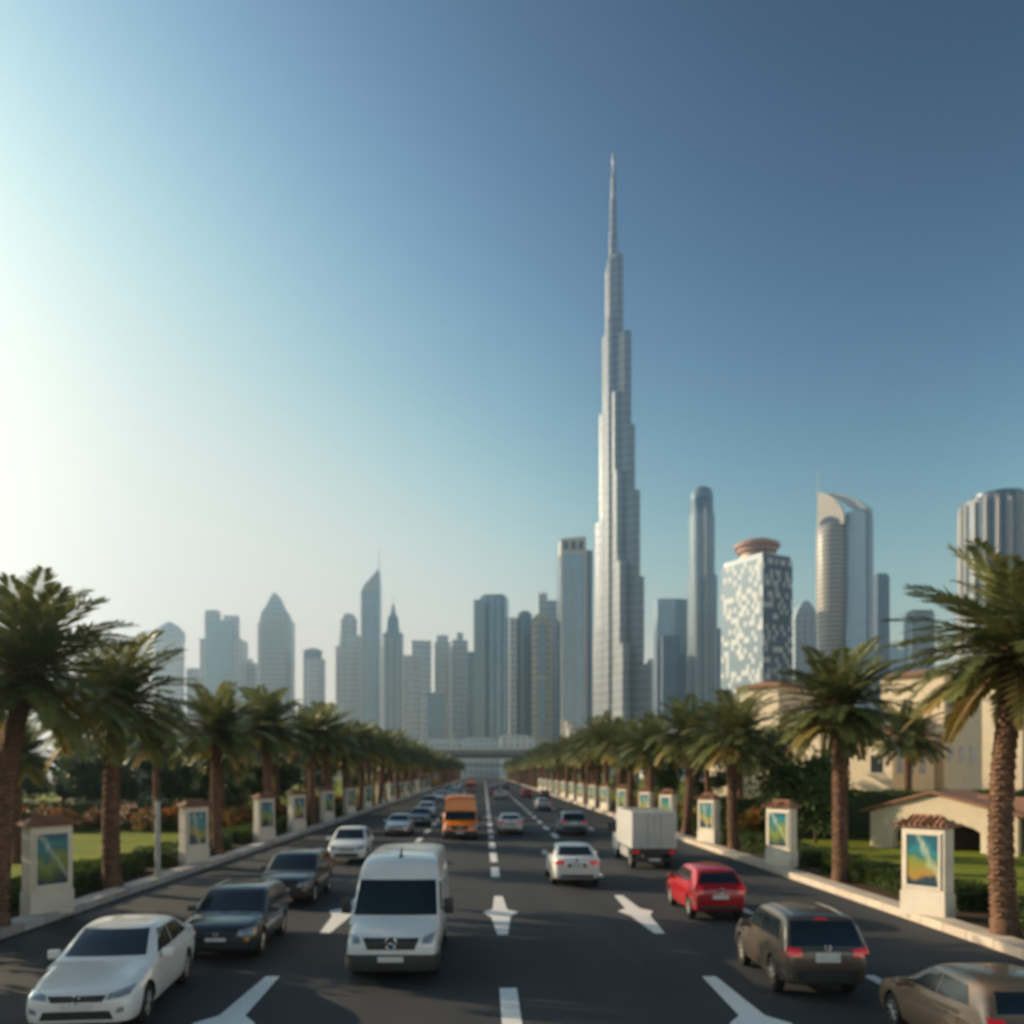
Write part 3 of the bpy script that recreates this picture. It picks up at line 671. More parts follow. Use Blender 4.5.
mb = MB(); mb.extr([(-4.5, 2.02), (-0.45, 3.2), (4.3, 2.02), (4.3, 2.16), (-0.45, 3.36), (-4.5, 2.16)], -0.5, 4.3); mb.build('roof', M['tile'], t, recalc=True)
mb = MB(); b = mb.add([(0.5, 0.3, 2.17), (7.0, 0.3, 2.02), (7.0, 4.4, 2.02), (0.5, 4.4, 2.17), (1.0, 2.3, 3.1), (6.6, 2.3, 2.95)])
for fc in ((0, 1, 5, 4), (1, 2, 5), (2, 3, 4, 5), (3, 0, 4), (3, 2, 1, 0)): mb.face([b + i for i in fc])
mb.build('wing_roof', M['tile'], t, recalc=True)
mb = MB(); mb.box(4.6, 5.9, 0.55, 0.598, 0, 1.8); mb.build('door', M['grey_metal'], t)
for x in (-2.2, 2.0):
    mb = MB(); mb.box(x - 0.12, x + 0.12, 0.3, 0.5, 0, 1.9); mb.build('post', M['cream_white'], t)

# ------------------------------------------------------------------ palms
def palm_crown(seed, nf=88, dry=0.15):
    r = random.Random(seed); mb = MB()
    for k in range(nf):
        q = k / (nf - 1)
        az = k * 2.39996 + r.uniform(-0.25, 0.25)
        el = math.asin(max(-0.62, min(0.995, 0.99 - 1.52 * q))) + radians(r.uniform(-7, 7))
        L = r.uniform(2.7, 3.25) * (1.0 - 0.12 * abs(q - 0.4))
        droop = radians(r.uniform(34, 60)) * (1.0 if q < 0.7 else 0.75)
        tone = min(0.62, max(0.0, 0.18 + 0.34 * r.random() + (0.1 if q < 0.2 else 0)))
        if q > 0.86 and r.random() < dry * 3: tone = r.uniform(0.7, 0.95)
        ns = 13; pts = []; p = Vector((0.1 * cos(az), 0.1 * sin(az), -0.1 - 0.25 * q)); e = el
        twist = r.uniform(-0.25, 0.25)
        for i in range(ns + 1):
            pts.append(p.copy())
            a = az + twist * (i / ns) ** 2
            p = p + Vector((cos(e) * cos(a), cos(e) * sin(a), sin(e))) * (L / ns); e -= droop * (0.4 + 1.2 * i / ns) / ns
        for i in range(ns):
            rr = 0.03 * (1 - i / ns) + 0.006
            mb.tube(pts[i], pts[i + 1], rr, rr * 0.9, 3, 0, False)
        mb.tone[-ns * 6:] = [min(1.0, tone + 0.15)] * (ns * 6)
        nl = 30
        for j in range(nl):
            tt = 0.14 + 0.86 * j / (nl - 1); x = tt * ns; i = min(int(x), ns - 1); fr = x - i
            c = pts[i].lerp(pts[i + 1], fr); d = (pts[i + 1] - pts[i]).normalized()
            sd = d.cross(Vector((0, 0, 1))); sd = sd.normalized() if sd.length > 0.05 else Vector((sin(az), -cos(az), 0))
            up = sd.cross(d)
            ll = 0.72 * (sin(pi * min(1, 0.18 + 0.74 * tt)) ** 0.7) * r.uniform(0.85, 1.15)
            for s in (-1, 1):
                fw = 0.55 + 0.75 * tt
                dd = (sd * s + d * fw + up * (0.30 + r.uniform(-0.15, 0.15)) + Vector((0, 0, -0.22 - 0.25 * r.random()))).normalized()
                u = dd.cross(up); u = u.normalized() if u.length > 0.01 else sd
                mb.leafquad(c, dd, u, ll, 0.105, min(1, max(0, tone + r.uniform(-0.1, 0.1))))
    mb.has_tone = True
    return mb
def palm_trunk(h, seed, r0=0.30, r1=0.22):
    r = random.Random(seed); mb = MB(); n = 14; prof = []
    z = -0.1; prof.append((r0 * 1.35, z)); prof.append((r0 * 1.1, 0.25)); z = 0.4
    while z < h:
        q = z / h; rr = r0 + (r1 - r0) * q
        prof.append((rr * 1.09, z)); prof.append((rr * 0.92, z + 0.10)); z += 0.13
    bx, by = r.uniform(-0.25, 0.25), r.uniform(-0.15, 0.15)
    mb.lathe(prof, n, 0, wob=lambda k, i: 1 + 0.10 * (((i + (k // 2)) % 2) - 0.5) + r.uniform(-0.03, 0.03))
    mb.v = [(x, y, z + (0.065 if (i_ % n) % 2 else 0) + r.uniform(-0.025, 0.025)) if 2 * n <= i_ < len(mb.v) - n else (x, y, z) for i_, (x, y, z) in enumerate(mb.v)]
    mb.v = [(x + bx * sin(pi * max(0, z) / h), y + by * sin(pi * max(0, z) / h), z) for x, y, z in mb.v]
    return mb
def palm_boots(seed):
    r = random.Random(seed); mb = MB()
    mb.lathe([(0.22, -1.2), (0.40, -0.85), (0.48, -0.4), (0.38, -0.05), (0.18, 0.18)], 12, 0, wob=lambda k, i: 1 + r.uniform(-0.08, 0.08))
    for k in range(60):
        a = k * 2.4; z = -0.95 + 1.0 * k / 60; rr = 0.42 - 0.2 * abs(z + 0.4)
        p = Vector((rr * cos(a), rr * sin(a), z)); mb.tube(p, p + Vector((cos(a) * 0.13, sin(a) * 0.13, 0.2)), 0.055, 0.03, 4)
    return mb
PALM = []
def make_palm(seed, h, dry):
    t = thing('date_palm', 'palm', 'palm tree')
    palm_trunk(h, seed).build('trunk', M['trunk'], t, smooth=50)
    o = palm_boots(seed).build('leaf_base', M['boot'], t); o.location = (0, 0, h)
    o = palm_crown(seed + 50, 78, dry).build('crown', M['frond'], t); o.location = (0, 0, h)
    register(t); return t
for sd, h, dr in ((1, 7.0, 0.1), (2, 7.3, 0.45), (3, 6.7, 0.1), (4, 7.2, 0.2)): PALM.append(make_palm(sd, h, dr))
used = set()
def place_palm(v, x, y, rz, label, group, s=1.0, tilt=(0, 0), z=0.12):
    if v not in used: o = PALM[v]; used.add(v)
    else: o = copy_tree(PALM[v])
    o.location = (x, y, z); o.rotation_euler = (radians(tilt[0]), radians(tilt[1]), rz); o.scale = (s, s, s)
    tag(o, label, 'palm tree', group); return o
ORD = ['first', 'second', 'third', 'fourth', 'fifth', 'sixth', 'seventh', 'eighth', 'ninth', 'tenth', 'eleventh', 'twelfth']
gl, gr = 'date palms lining the left of the avenue', 'date palms lining the right of the avenue'
place_palm(0, -13.55, 23.6, 0.4, 'large date palm at the left edge, leaning right, beside the first poster pillar', gl, 1.06, (0, 6.0))
place_palm(1, 13.75, 22.4, 2.6, 'large date palm at the right edge with golden drooping lower fronds', gr, 1.06, (0, -2.2))
place_palm(2, -13.9, 31.8, 1.0, 'second palm on the left, dark crown above the grey post', gl, 1.07, (0, 1.5))
place_palm(3, 14.2, 33.8, 0.3, 'second palm on the right with sunlit trunk, in front of the cream villa', gr, 1.0, (0, -0.5))
y = 44.5; k_ = 2
while y < 500:
    for s, g, nm in ((-1, gl, 'left'), (1, gr, 'right')):
        yy = y + R.uniform(-0.8, 0.8) + (3 if s > 0 else 0)
        lb = ('%s date palm from the viewer in the %s roadside row' % (ORD[k_], nm)) if k_ < 12 else 'small distant date palm beyond the twelfth in the %s roadside row' % nm
        place_palm(R.choice((0, 2, 3)) if R.random() < 0.8 else 1, s * (14.1 + R.uniform(-0.3, 0.3)), yy, R.uniform(0, 6.28), lb, g, R.uniform(0.92, 1.1) * (1.08 if y > 60 else 1), (R.uniform(-3, 3), R.uniform(-3, 3)))
    y += 12.4 if y < 60 else 8.6; k_ += 1
for i in range(26):
    for s, nm in ((-1, 'left'), (1, 'right')):
        yy = 66 + i * 11 + R.uniform(-2.5, 2.5)
        place_palm(R.choice((0, 2, 3)), s * (19.5 + R.uniform(-1.2, 1.5)), yy, R.uniform(0, 6.28), 'garden palm in the second row behind the %s roadside palms' % nm, 'second row of palms on the ' + nm, R.uniform(0.85, 1.02), (R.uniform(-3, 3), R.uniform(-3, 3)))
place_palm(3, 30.0, 60, 4.0, 'smaller palm standing on the lawn before the cream villa wall', 'palms in the gardens', 0.98)
place_palm(0, 24.0, 70, 2.0, 'garden palm half hidden behind the third right roadside palm', 'palms in the gardens', 0.9)
place_palm(2, -22.5, 41, 2.0, 'dark garden palm between the first and second left roadside palms', 'palms in the gardens', 0.8)
place_palm(1, -24, 62, 5.0, 'garden palm behind the third left roadside palm', 'palms in the gardens', 0.95)

# ------------------------------------------------------------------ broadleaf trees, bushes and hedges
def leafy(seed, h, rad, nl, leaf, low=0.25, mat='leaf', flower=0.0):
    r = random.Random(seed)
    lobes = []
    for k in range(11):
        a = r.uniform(0, 2 * pi); q = r.random()
        lobes.append((Vector((cos(a) * rad * 0.6 * sqrt(q), sin(a) * rad * 0.6 * sqrt(q), h * (low + (0.92 - low) * r.uniform(0.12, 0.9)))), rad * r.uniform(0.3, 0.5)))
    mb = MB(); per = nl // 11
    for c, lr in lobes:
        tn = r.uniform(0.05, 0.6)
        for k in range(per):
            d = Vector((r.gauss(0, 1), r.gauss(0, 1), r.gauss(0, 0.85))).normalized()
            p = c + d * lr * (r.random() ** 0.4) * (0.8 + 0.35 * sin(5 * d.x + 3 * d.z + seed))
            if p.z < 0.05: p.z = 0.05 + 0.2 * r.random()
            dd = (d + Vector((r.gauss(0, 0.6), r.gauss(0, 0.6), r.gauss(0, 0.6)))).normalized(); u = dd.orthogonal().normalized()
            fl = flower and r.random() < flower and d.z > -0.1
            mb.leafquad(p, dd, u, leaf * r.uniform(0.7, 1.3), leaf * 0.6, min(1, max(0, tn + r.uniform(-0.15, 0.25))), 1 if fl else 0)
    tk = MB()
    tk.tube((0, 0, -0.1), (0.05, 0, h * 0.35), 0.16 * h / 7, 0.11 * h / 7, 9)
    for c, lr in lobes[:6]: tk.tube((0.05, 0, h * 0.33), tuple(c), 0.08 * h / 7, 0.02, 6)
    return mb, tk
TREES = []
for sd, h, rad in ((11, 8.0, 3.4), (12, 9.5, 3.8), (13, 7.0, 3.2)):
    t = thing('broadleaf_tree', 'tree', 'tree'); a, b = leafy(sd, h, rad, 5500, 0.34)
    b.build('trunk', M['bark'], t, smooth=40); a.build('crown', M['leaf'], t); register(t); TREES.append(t)
usedt = set()
def place_tree(v, x, y, s, label, group=None):
    if v not in usedt: o = TREES[v]; usedt.add(v)
    else: o = copy_tree(TREES[v])
    o.location = (x, y, 0.1); o.rotation_euler = (0, 0, R.uniform(0, 6.28)); o.scale = (s, s, s * R.uniform(0.9, 1.1)); tag(o, label, 'tree', group); return o
place_tree(2, 16.9, 45.5, 0.85, 'bushy green tree behind the second right poster pillar', None)
place_tree(2, 20.3, 52, 0.7, 'bushy green tree left of the gable pavilion', None)
place_tree(1, 41, 57, 0.62, 'dark bushy tree between the tall villa and the pavilion', None)
gtl = 'broadleaf trees in the gardens left of the avenue'; gtr = 'broadleaf trees in the gardens right of the avenue'
for i, (x, y, v, s) in enumerate(((-32, 74, 2, 0.95), (-24, 76, 0, 0.8), (-42, 76, 1, 0.9), (-27, 70, 1, 0.75), (-37, 79, 0, 1.0), (-30, 81, 1, 0.85), (-47, 74, 2, 1.1), (-20.5, 80, 2, 0.9), (-54, 78, 0, 1.0), (-26, 90, 0, 0.95), (-40, 92, 1, 0.9), (-21, 27, 0, 1.0), (-22.5, 20, 1, 0.95), (-20.5, 13, 0, 1.05), (-27.5, 32, 2, 1.1), (-20, 5, 1, 0.9), (-21.5, 72, 2, 0.7), (-21, 84, 0, 0.75), (-33, 72, 0, 0.95), (-50, 82, 0, 1.0), (-56, 90, 1, 0.95), (-62, 84, 1, 1.0), (-38, 80, 0, 0.8), (-48, 84, 2, 1.1), (-29, 84, 2, 0.8), (-62, 90, 0, 1.1), (-27, 104, 1, 0.75), (-40, 112, 0, 0.95),
        (-24, 124, 2, 0.95), (-30, 138, 0, 0.9), (-23, 152, 1, 0.75), (-26, 172, 0, 0.9), (-23, 196, 2, 1.0), (-27, 220, 1, 0.8), (-24, 250, 0, 0.9), (-24, 285, 2, 1.0))):
    place_tree(v, x, y, s, 'dark leafy tree in the belt of trees behind the left palm row', gtl)
for i, (x, y, v, s) in enumerate(((22, 84, 0, 0.7), (24, 112, 2, 0.9), (22, 132, 0, 0.8), (25, 150, 1, 0.7), (22, 172, 2, 0.9), (25, 200, 0, 0.9), (22, 230, 1, 0.75), (24, 265, 2, 1.0), (50, 104, 1, 0.9), (58, 92, 0, 0.9))):
    place_tree(v, x, y, s, 'leafy green tree in the belt of trees behind the right palm row', gtr)

def hedge_mesh(L, Wd, h, n, leaf, seed):
    r = random.Random(seed); mb = MB()
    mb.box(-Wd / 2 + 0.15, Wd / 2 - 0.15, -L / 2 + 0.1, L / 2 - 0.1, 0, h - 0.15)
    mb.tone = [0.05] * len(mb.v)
    for k in range(n):
        f = r.random(); x = r.uniform(-Wd / 2, Wd / 2); y_ = r.uniform(-L / 2, L / 2); z = r.uniform(0.05, h)
        wv = 0.08 * sin(y_ * 2.1 + seed) + 0.06 * sin(y_ * 5.3)
        if f < 0.5: z = h - 0.1 + 0.12 * r.random() + wv; nn = Vector((0, 0, 1))
        elif f < 0.9: s = r.choice((-1, 1)); x = s * (Wd / 2 - 0.12 + 0.12 * r.random() + wv * 0.6); nn = Vector((s, 0, 0))
        else: s = r.choice((-1, 1)); y_ = s * (L / 2 - 0.08 * r.random()); nn = Vector((0, s, 0))
        d = (nn * 0.6 + Vector((r.gauss(0, 1), r.gauss(0, 1), r.gauss(0, 1) + 0.3))).normalized(); u = d.orthogonal().normalized()
        mb.leafquad(Vector((x, y_, z)), d, u, leaf * r.uniform(0.7, 1.4), leaf * 0.6, min(1, max(0, r.uniform(0.05, 0.6) + 0.4 * wv)))
    mb.has_tone = True
    return mb
hd = hedge_mesh(10.6, 1.5, 0.72, 7000, 0.13, 5).build('hedge', M['hedge'])
first = True
for k in range(22):
    for s, nm in ((-1, 'left'), (1, 'right')):
        y = 31.9 + 12.5 * k - 12.5
        o = hd if first else hd.copy()
        if not first: C.objects.link(o)
        first = False
        o.location = (s * 15.5, y, 0.1); o.rotation_euler = (0, 0, pi if (k % 2) else 0)
        lb = ('clipped hedge on the %s before the first poster pillar' % nm) if k == 0 else ('clipped hedge on the %s between the %s and %s poster pillars' % (nm, ORD[k - 1], ORD[k])) if k < 8 else 'far clipped hedge section beyond the eighth poster pillar on the %s' % nm
        tag(o, lb, 'hedge', 'clipped hedges along the ' + nm + ' kerb')
for i, (x, y, L, h, rz, lb) in enumerate(((31, 57, 24, 3.0, 90, 'tall dark hedge behind the gable pavilion'), (-36, 67.5, 30, 2.0, 90, 'dark hedge across the back of the left lawn'), (24, 66, 14, 2.2, 60, 'tall hedge beside the cream villa'))):
    o = hedge_mesh(L, 1.8, h, 9000, 0.2, 20 + i).build('hedge', M['hedge']); o.location = (x, y, 0.1); o.rotation_euler = (0, 0, radians(rz)); tag(o, lb, 'hedge')
fb, tkf = leafy(31, 1.9, 1.5, 3200, 0.16, 0.05, 'hedge', 0.45)
bush0 = thing('flowering_bush', 'bush', 'bush'); fb.build('foliage', [M['hedge'], M['flower']], bush0); tkf.build('stem', M['bark'], bush0); register(bush0)
bl = [(-44 + 2.1 * q_, 63 + 0.9 * (q_ % 3)) for q_ in range(13)] + [(-18.6, 63), (-36, 56), (-34, 57.5), (-19, 68), (-18.3, 76), (-18.5, 85), (-19, 95), (-18.4, 106), (-18.6, 118), ]
brr = [(18.6, 58), (19.4, 61), (18.8, 72), (18.5, 84), (18.7, 97), (18.6, 110)]
for i, (x, y) in enumerate(bl + brr):
    o = bush0 if i == 0 else copy_tree(bush0)
    o.location = (x, y, 0.1); s = R.uniform(0.85, 1.15); o.scale = (s * 1.25, s * 1.1, s * 0.95); o.rotation_euler = (0, 0, R.uniform(0, 6.28))
    sd = 'left' if x < 0 else 'right'
    tag(o, 'orange flowering bush in the garden behind the %s hedge' % sd, 'bush', 'orange flowering bushes on the ' + sd)

# ------------------------------------------------------------------ poster pillars and the grey post
def make_pillar():
    t = thing('poster_pillar', 'pillar', 'poster pillar')
    mb = MB(); mb.box(-0.70, 0.70, -0.28, 0.28, 0.0, 0.75); mb.build('plinth', M['cream_white'], t, bevel=0.02)
    mb = MB(); mb.box(-0.67, 0.67, -0.24, 0.24, 0.752, 2.72)
    mb.build('cabinet', M['cream_white'], t, bevel=0.02)
    mb = MB()
    for a, b, c, d in ((-0.56, 0.56, 2.48, 2.55), (-0.56, 0.56, 0.88, 0.95), (-0.56, -0.49, 0.951, 2.479), (0.49, 0.56, 0.951, 2.479)): mb.box(a, b, -0.28, -0.238, c, d)
    mb.build('frame', M['cream_white'], t)
    mb = MB(); y0, y1 = -0.255, -0.242
    b = mb.add([(-0.489, y0, 0.951), (0.489, y0, 0.951), (0.489, y0, 2.479), (-0.489, y0, 2.479), (-0.489, y1, 0.951), (0.489, y1, 0.951), (0.489, y1, 2.479), (-0.489, y1, 2.479)])
    mb.face((b, b + 1, b + 2, b + 3), 0, [(0, 0), (1, 0), (1, 1), (0, 1)])
    for q in ((0, 4, 5, 1), (1, 5, 6, 2), (2, 6, 7, 3), (3, 7, 4, 0), (4, 7, 6, 5)): mb.face([b + i for i in q], 0, [(0, 0)] * 4)
    mb.build('poster', POST[0], t)
    mb = MB(); W2, D2 = 0.82, 0.38
    b = mb.add([(-W2, -D2, 2.722), (W2, -D2, 2.722), (W2, D2, 2.722), (-W2, D2, 2.722), (-W2, -D2, 2.78), (W2, -D2, 2.78), (W2, D2, 2.78), (-W2, D2, 2.78), (-0.45, 0, 3.02), (0.45, 0, 3.02)])
    for q in ((3, 2, 1, 0), (0, 1, 5, 4), (1, 2, 6, 5), (2, 3, 7, 6), (3, 0, 4, 7), (4, 5, 9, 8), (5, 6, 9), (6, 7, 8, 9), (7, 4, 8)): mb.face([b + i for i in q])
    rf = mb.build('tiled_roof', M['tile'], t)
    mb = MB()
    for k in range(11):
        x = -0.78 + 0.156 * k; e_ = max(0, abs(x) - 0.45); zt = 3.01 - e_ * 0.62; yt = min(0.36, 0.02 + e_)
        for sg in (-1, 1): mb.tube((x, sg * 0.41, 2.78), (x, sg * yt, zt), 0.055, 0.05, 6)
    mb.tube((-0.45, 0, 3.03), (0.45, 0, 3.03), 0.06, 0.06, 6); mb.build('roof_tile', M['tile'], rf)
    register(t); return t
pil0 = make_pillar(); first = True
LY = [26.0, 40.3, 53.2, 62.5, 74.5, 87, 100, 113, 126, 139, 152, 166, 180, 195, 210]
RY = [25.6, 39.3, 52.0, 63.5, 72.0, 84, 96, 107, 120, 132, 146, 160, 175, 190, 206]
adj = ['with a sea and green landscape poster', 'with a blue and green poster', 'with a sunny landscape poster', 'with a dark green poster']
for s, ys, nm in ((-1, LY, 'left'), (1, RY, 'right')):
    for i, y in enumerate(ys):
        o = pil0 if first else copy_tree(pil0); first = False
        o.location = (s * (13.75 if i else (13.35 if s < 0 else 13.35)), y, 0.14); o.rotation_euler = (0, 0, -s * radians(58))
        pm = POST[[0, 3, 2, 1][(i + (0 if s > 0 else 1)) % 4]]
        for c in kids(o):
            if c.name.startswith('poster'): c.material_slots[0].link = 'OBJECT'; c.material_slots[0].material = pm
        lb = '%s poster pillar from the viewer on the %s kerb, cream with a tiled cap' % (ORD[i], nm) if i < 12 else 'tiny cream poster pillar beyond the twelfth on the %s kerb' % nm
        tag(o, lb, 'poster pillar', 'cream poster pillars along the ' + nm + ' kerb')
t = thing('grey_post', 'plain pale grey post between the second left palm and second left pillar', 'post', (-13.2, 34.4, 0.23))
mb = MB(); mb.tube((0, 0, 0.101), (0, 0, 3.1), 0.12, 0.10, 12); mb.build('shaft', M['grey_metal'], t, smooth=40)
mb = MB(); mb.tube((0, 0, 0), (0, 0, 0.1), 0.2, 0.18, 12); mb.build('base', M['grey_metal'], t); mb = MB(); mb.lathe([(0.13, 3.101), (0.13, 3.16), (0.05, 3.22)], 12); mb.build('cap', M['trim'], t)

# ------------------------------------------------------------------ vehicles (front towards -Y)
def interp(tab, s):
    if s <= tab[0][0]: return tab[0][1:]
    for a, b in zip(tab, tab[1:]):
        if s <= b[0]:
            q = (s - a[0]) / (b[0] - a[0]); return tuple(x + (y - x) * q for x, y in zip(a[1:], b[1:]))
    return tab[-1][1:]
def smooth_tab(tab, n=3):
    for _ in range(n):
        out = [tab[0]]
        for a, b in zip(tab, tab[1:]):
            out.append(tuple(x * 0.75 + y * 0.25 for x, y in zip(a, b))); out.append(tuple(x * 0.25 + y * 0.75 for x, y in zip(a, b)))
        out.append(tab[-1]); tab = out
    return tab
def body_mesh(low, gh, L, belt, wbelt, tumble, crown, yfront):
    """low: (s, zbot, ztop, halfwidth); gh: (s, ztop of cabin)"""
    mb = MB(); low = smooth_tab(low, 2); secs = []
    for s, zb, zt, hw in low:
        y = yfront + s; hgt = zt - zb
        half = [(0, zb), (hw * 0.8, zb), (hw * 0.94, zb + hgt * 0.07), (hw * 0.985, zb + hgt * 0.25), (hw, zb + hgt * 0.5), (hw * 0.985, zb + hgt * 0.72), (hw * 0.955, zb + hgt * 0.88), (hw * 0.9, zb + hgt * 0.96), (hw * 0.78, zt), (hw * 0.4, zt + 0.02), (0, zt + 0.028)]
        secs.append([(x, y, z) for x, z in half] + [(-x, y, z) for x, z in reversed(half[1:-1])])
    mb.loft(secs)
    gh2 = smooth_tab(gh, 2); secs = []
    for s, zg in gh2:
        y = yfront + s; side = lambda z: wbelt - (z - belt) * tumble
        zb = belt - 0.12
        zg = max(zg, zb + 0.02); r = min(0.10, (zg - zb) * 0.4)
        wt = side(zg)
        half = [(0, zb), (side(zb), zb), (side(zb + (zg - r - zb) * 0.5), zb + (zg - r - zb) * 0.5), (side(zg - r), zg - r), (wt - r * 0.12, zg - r * 0.55), (wt - r * 0.45, zg - r * 0.15), (wt - r, zg), (wt * 0.6, zg + crown * 0.65), (wt * 0.3, zg + crown * 0.92), (0, zg + crown)]
        secs.append([(x, y, z) for x, z in half] + [(-x, y, z) for x, z in reversed(half[1:-1])])
    mb.loft(secs)
    return mb
def cut_arches(o, axles, r, W, mat_i=1):
    cut = MB()
    for y in axles:
        for s in (-1, 1):
            cut.lathe([(r, s * (W / 2 - 0.30) if s > 0 else -(W / 2 + 0.2)), (r, s * (W / 2 + 0.2) if s > 0 else -(W / 2 - 0.30))], 28, 0, 0, 0, axis='X')
            n = 56; cut.v[-n:] = [(x, yy + y, z + r - 0.06) for x, yy, z in cut.v[-n:]]
    c = cut.build('cutter', M['trim'], recalc=True)
    m = o.modifiers.new('arch', 'BOOLEAN'); m.object = c; m.operation = 'DIFFERENCE'; m.solver = 'EXACT'; m.use_self = True
    m.material_mode = 'TRANSFER'
    dg = bpy.context.evaluated_depsgraph_get(); me = bpy.data.meshes.new_from_object(o.evaluated_get(dg))
    o.modifiers.clear(); old = o.data; o.data = me; bpy.data.meshes.remove(old); bpy.data.objects.remove(c)
    me.polygons.foreach_set('use_smooth', [True] * len(me.polygons)); me.set_sharp_from_angle(angle=radians(38))
def patch(bvh, name, mat, parent, axis, quad, off=0.008, n=8, m=8, back=0.012, sm=True):
    d = {'F': Vector((0, 1, 0)), 'B': Vector((0, -1, 0)), 'L': Vector((1, 0, 0)), 'R': Vector((-1, 0, 0)), 'T': Vector((0, 0, -1))}[axis]
    mb = MB(); idx = {}
    for i in range(n + 1):
        for j in range(m + 1):
            u, v = i / n, j / m
            a = [quad[0][k] * (1 - u) * (1 - v) + quad[1][k] * u * (1 - v) + quad[2][k] * u * v + quad[3][k] * (1 - u) * v for k in (0, 1)]
            o = Vector((a[0], 0, a[1])) if axis in 'FB' else (Vector((0, a[0], a[1])) if axis in 'LR' else Vector((a[0], a[1], 0)))
            h = bvh.ray_cast(o - d * 20, d)
            if h[0] is None: continue
            nn = h[1] if h[1].dot(d) < 0 else -h[1]
            b = mb.add([h[0] + nn * off, h[0] - nn * back]); idx[i, j] = b
    fc = {}
    for i in range(n):
        for j in range(m):
            q = [(i, j), (i + 1, j), (i + 1, j + 1), (i, j + 1)]
            if all(k in idx for k in q):
                ps = [Vector(mb.v[idx[k]]) for k in q]
                if max((ps[a] - ps[b]).length for a, b in ((0, 1), (1, 2), (2, 3), (3, 0))) > 1.0: continue
                fc[i, j] = 1; mb.face([idx[k] for k in q])
    for (i, j) in list(fc):
        for (di, dj, e) in ((0, -1, ((i, j), (i + 1, j))), (1, 0, ((i + 1, j), (i + 1, j + 1))), (0, 1, ((i + 1, j + 1), (i, j + 1))), (-1, 0, ((i, j + 1), (i, j)))):
            if (i + di, j + dj) not in fc: a, b = idx[e[0]], idx[e[1]]; mb.face((a, a + 1, b + 1, b))
    if not fc: return None
    return mb.build(name, mat, parent, smooth=40, recalc=True)
def wheel(parent, x, y, r, wd, s):
    mb = MB(); a, b = wd / 2, wd / 2 - 0.03
    mb.lathe([(r * 0.62, -a + 0.01), (r * 0.9, -a), (r * 0.985, -b), (r, -b * 0.4), (r, b * 0.4), (r * 0.985, b), (r * 0.9, a), (r * 0.62, a - 0.01)], 28, axis='X')
    t_ = mb.build('wheel', M['rubber'], parent, smooth=50); t_.location = (x, y, r)
    mb = MB(); f = s * (a - 0.012)
    mb.lathe([(r * 0.63, f - s * 0.02), (r * 0.63, f), (r * 0.56, f + s * 0.004), (r * 0.54, f - s * 0.05)], 28, axis='X')
    for k in range(7):
        an = 2 * pi * k / 7; c, sn = cos(an), sin(an); mb.tube((f - s * 0.012, c * r * 0.08, sn * r * 0.08), (f - s * 0.012, c * r * 0.58, sn * r * 0.58), 0.03, 0.024, 6)
    mb.lathe([(r * 0.17, f - s * 0.03), (r * 0.15, f + s * 0.006)], 14, axis='X')
    o = mb.build('rim', M['rim'], t_, smooth=40, recalc=True)
def bilist(bvh): pass
def finish(t, o, bvh, S):
    """lamps, glass, doors from a spec; yf = front y"""
    yf = S['yf']
    for nm, mt, ax, quad in S['patches']:
        both = nm.startswith('2')
        nm2 = nm.lstrip('2'); off = 0.008
        if nm2 in ('door', 'cargo_door', 'tailgate', 'bonnet'): off = 0.004
        if nm2 in ('door_handle', 'emblem', 'number_plate', 'light_bar'): off = 0.022
        reps = [(ax, quad)]
        if both:
            if ax in 'FBT': reps.append((ax, [(-p[0], p[1]) for p in quad]))
            else: reps.append(('R', quad))
        for a, q in reps:
            if a == 'L': q = [(p[0], p[1]) for p in q]
            ob = patch(bvh, nm2, mt, t, a, q, off)
            if nm2 == 'door' and ob is not None:
                # its handle, a sub-part
                yy = q[1][0] - 0.14; zz = S['handle_z']
                patch(bvh, 'handle', mt if False else S['paint'], ob, a, [(yy - 0.16, zz), (yy, zz), (yy, zz + 0.035), (yy - 0.16, zz + 0.035)], 0.03, 3, 2, 0.0)
    for y in S['axles']:
        for s in (-1, 1): wheel(t, s * (S['W'] / 2 - S['tw'] / 2 - 0.025), y, S['r'], S['tw'], s)
    if S.get('mirror'):
        mx, my, mz = S['mirror']
        for s in (-1, 1):
            mb = MB(); mb.box(s * mx - 0.11, s * mx + 0.11, my - 0.05, my + 0.07, mz - S.get('mh', 0.08), mz + S.get('mh', 0.08)); ob = mb.build('wing_mirror', S.get('mirror_mat', S['paint']), t, bevel=0.035, smooth=60)
            mb = MB(); mb.tube((s * (mx - 0.28), my + 0.02, mz - 0.08), (s * (mx - 0.05), my + 0.02, mz - 0.04), 0.025, 0.02, 6); mb.build('mirror_arm', M['trim'], ob)
def emblem(bvh, t, axis, z, r, mat=None, x0=0, spokes=0):
    d = Vector((0, 1 if axis == 'F' else -1, 0)); h = bvh.ray_cast(Vector((x0, 0, z)) - d * 20, d)[0]
    if h is None: return
    mb = MB(); n = 20; y = h.y - d.y * 0.03
    for k in range(n):
        a, b = 2 * pi * k / n, 2 * pi * (k + 1) / n; mb.tube((x0 + r * cos(a), y, z + r * sin(a)), (x0 + r * cos(b), y, z + r * sin(b)), r * 0.14, r * 0.14, 5)
    for k in range(spokes):
        a = pi / 2 + 2 * pi * k / spokes; mb.tube((x0, y, z), (x0 + r * cos(a), y, z + r * sin(a)), r * 0.12, r * 0.08, 5)
    mb.tube((x0, y + d.y * 0.03, z), (x0, y, z), r * 0.3 if spokes else r * 0.8, r * 0.2 if spokes else r * 0.7, 12)
    mb.build('emblem', mat or M['chrome'], t)

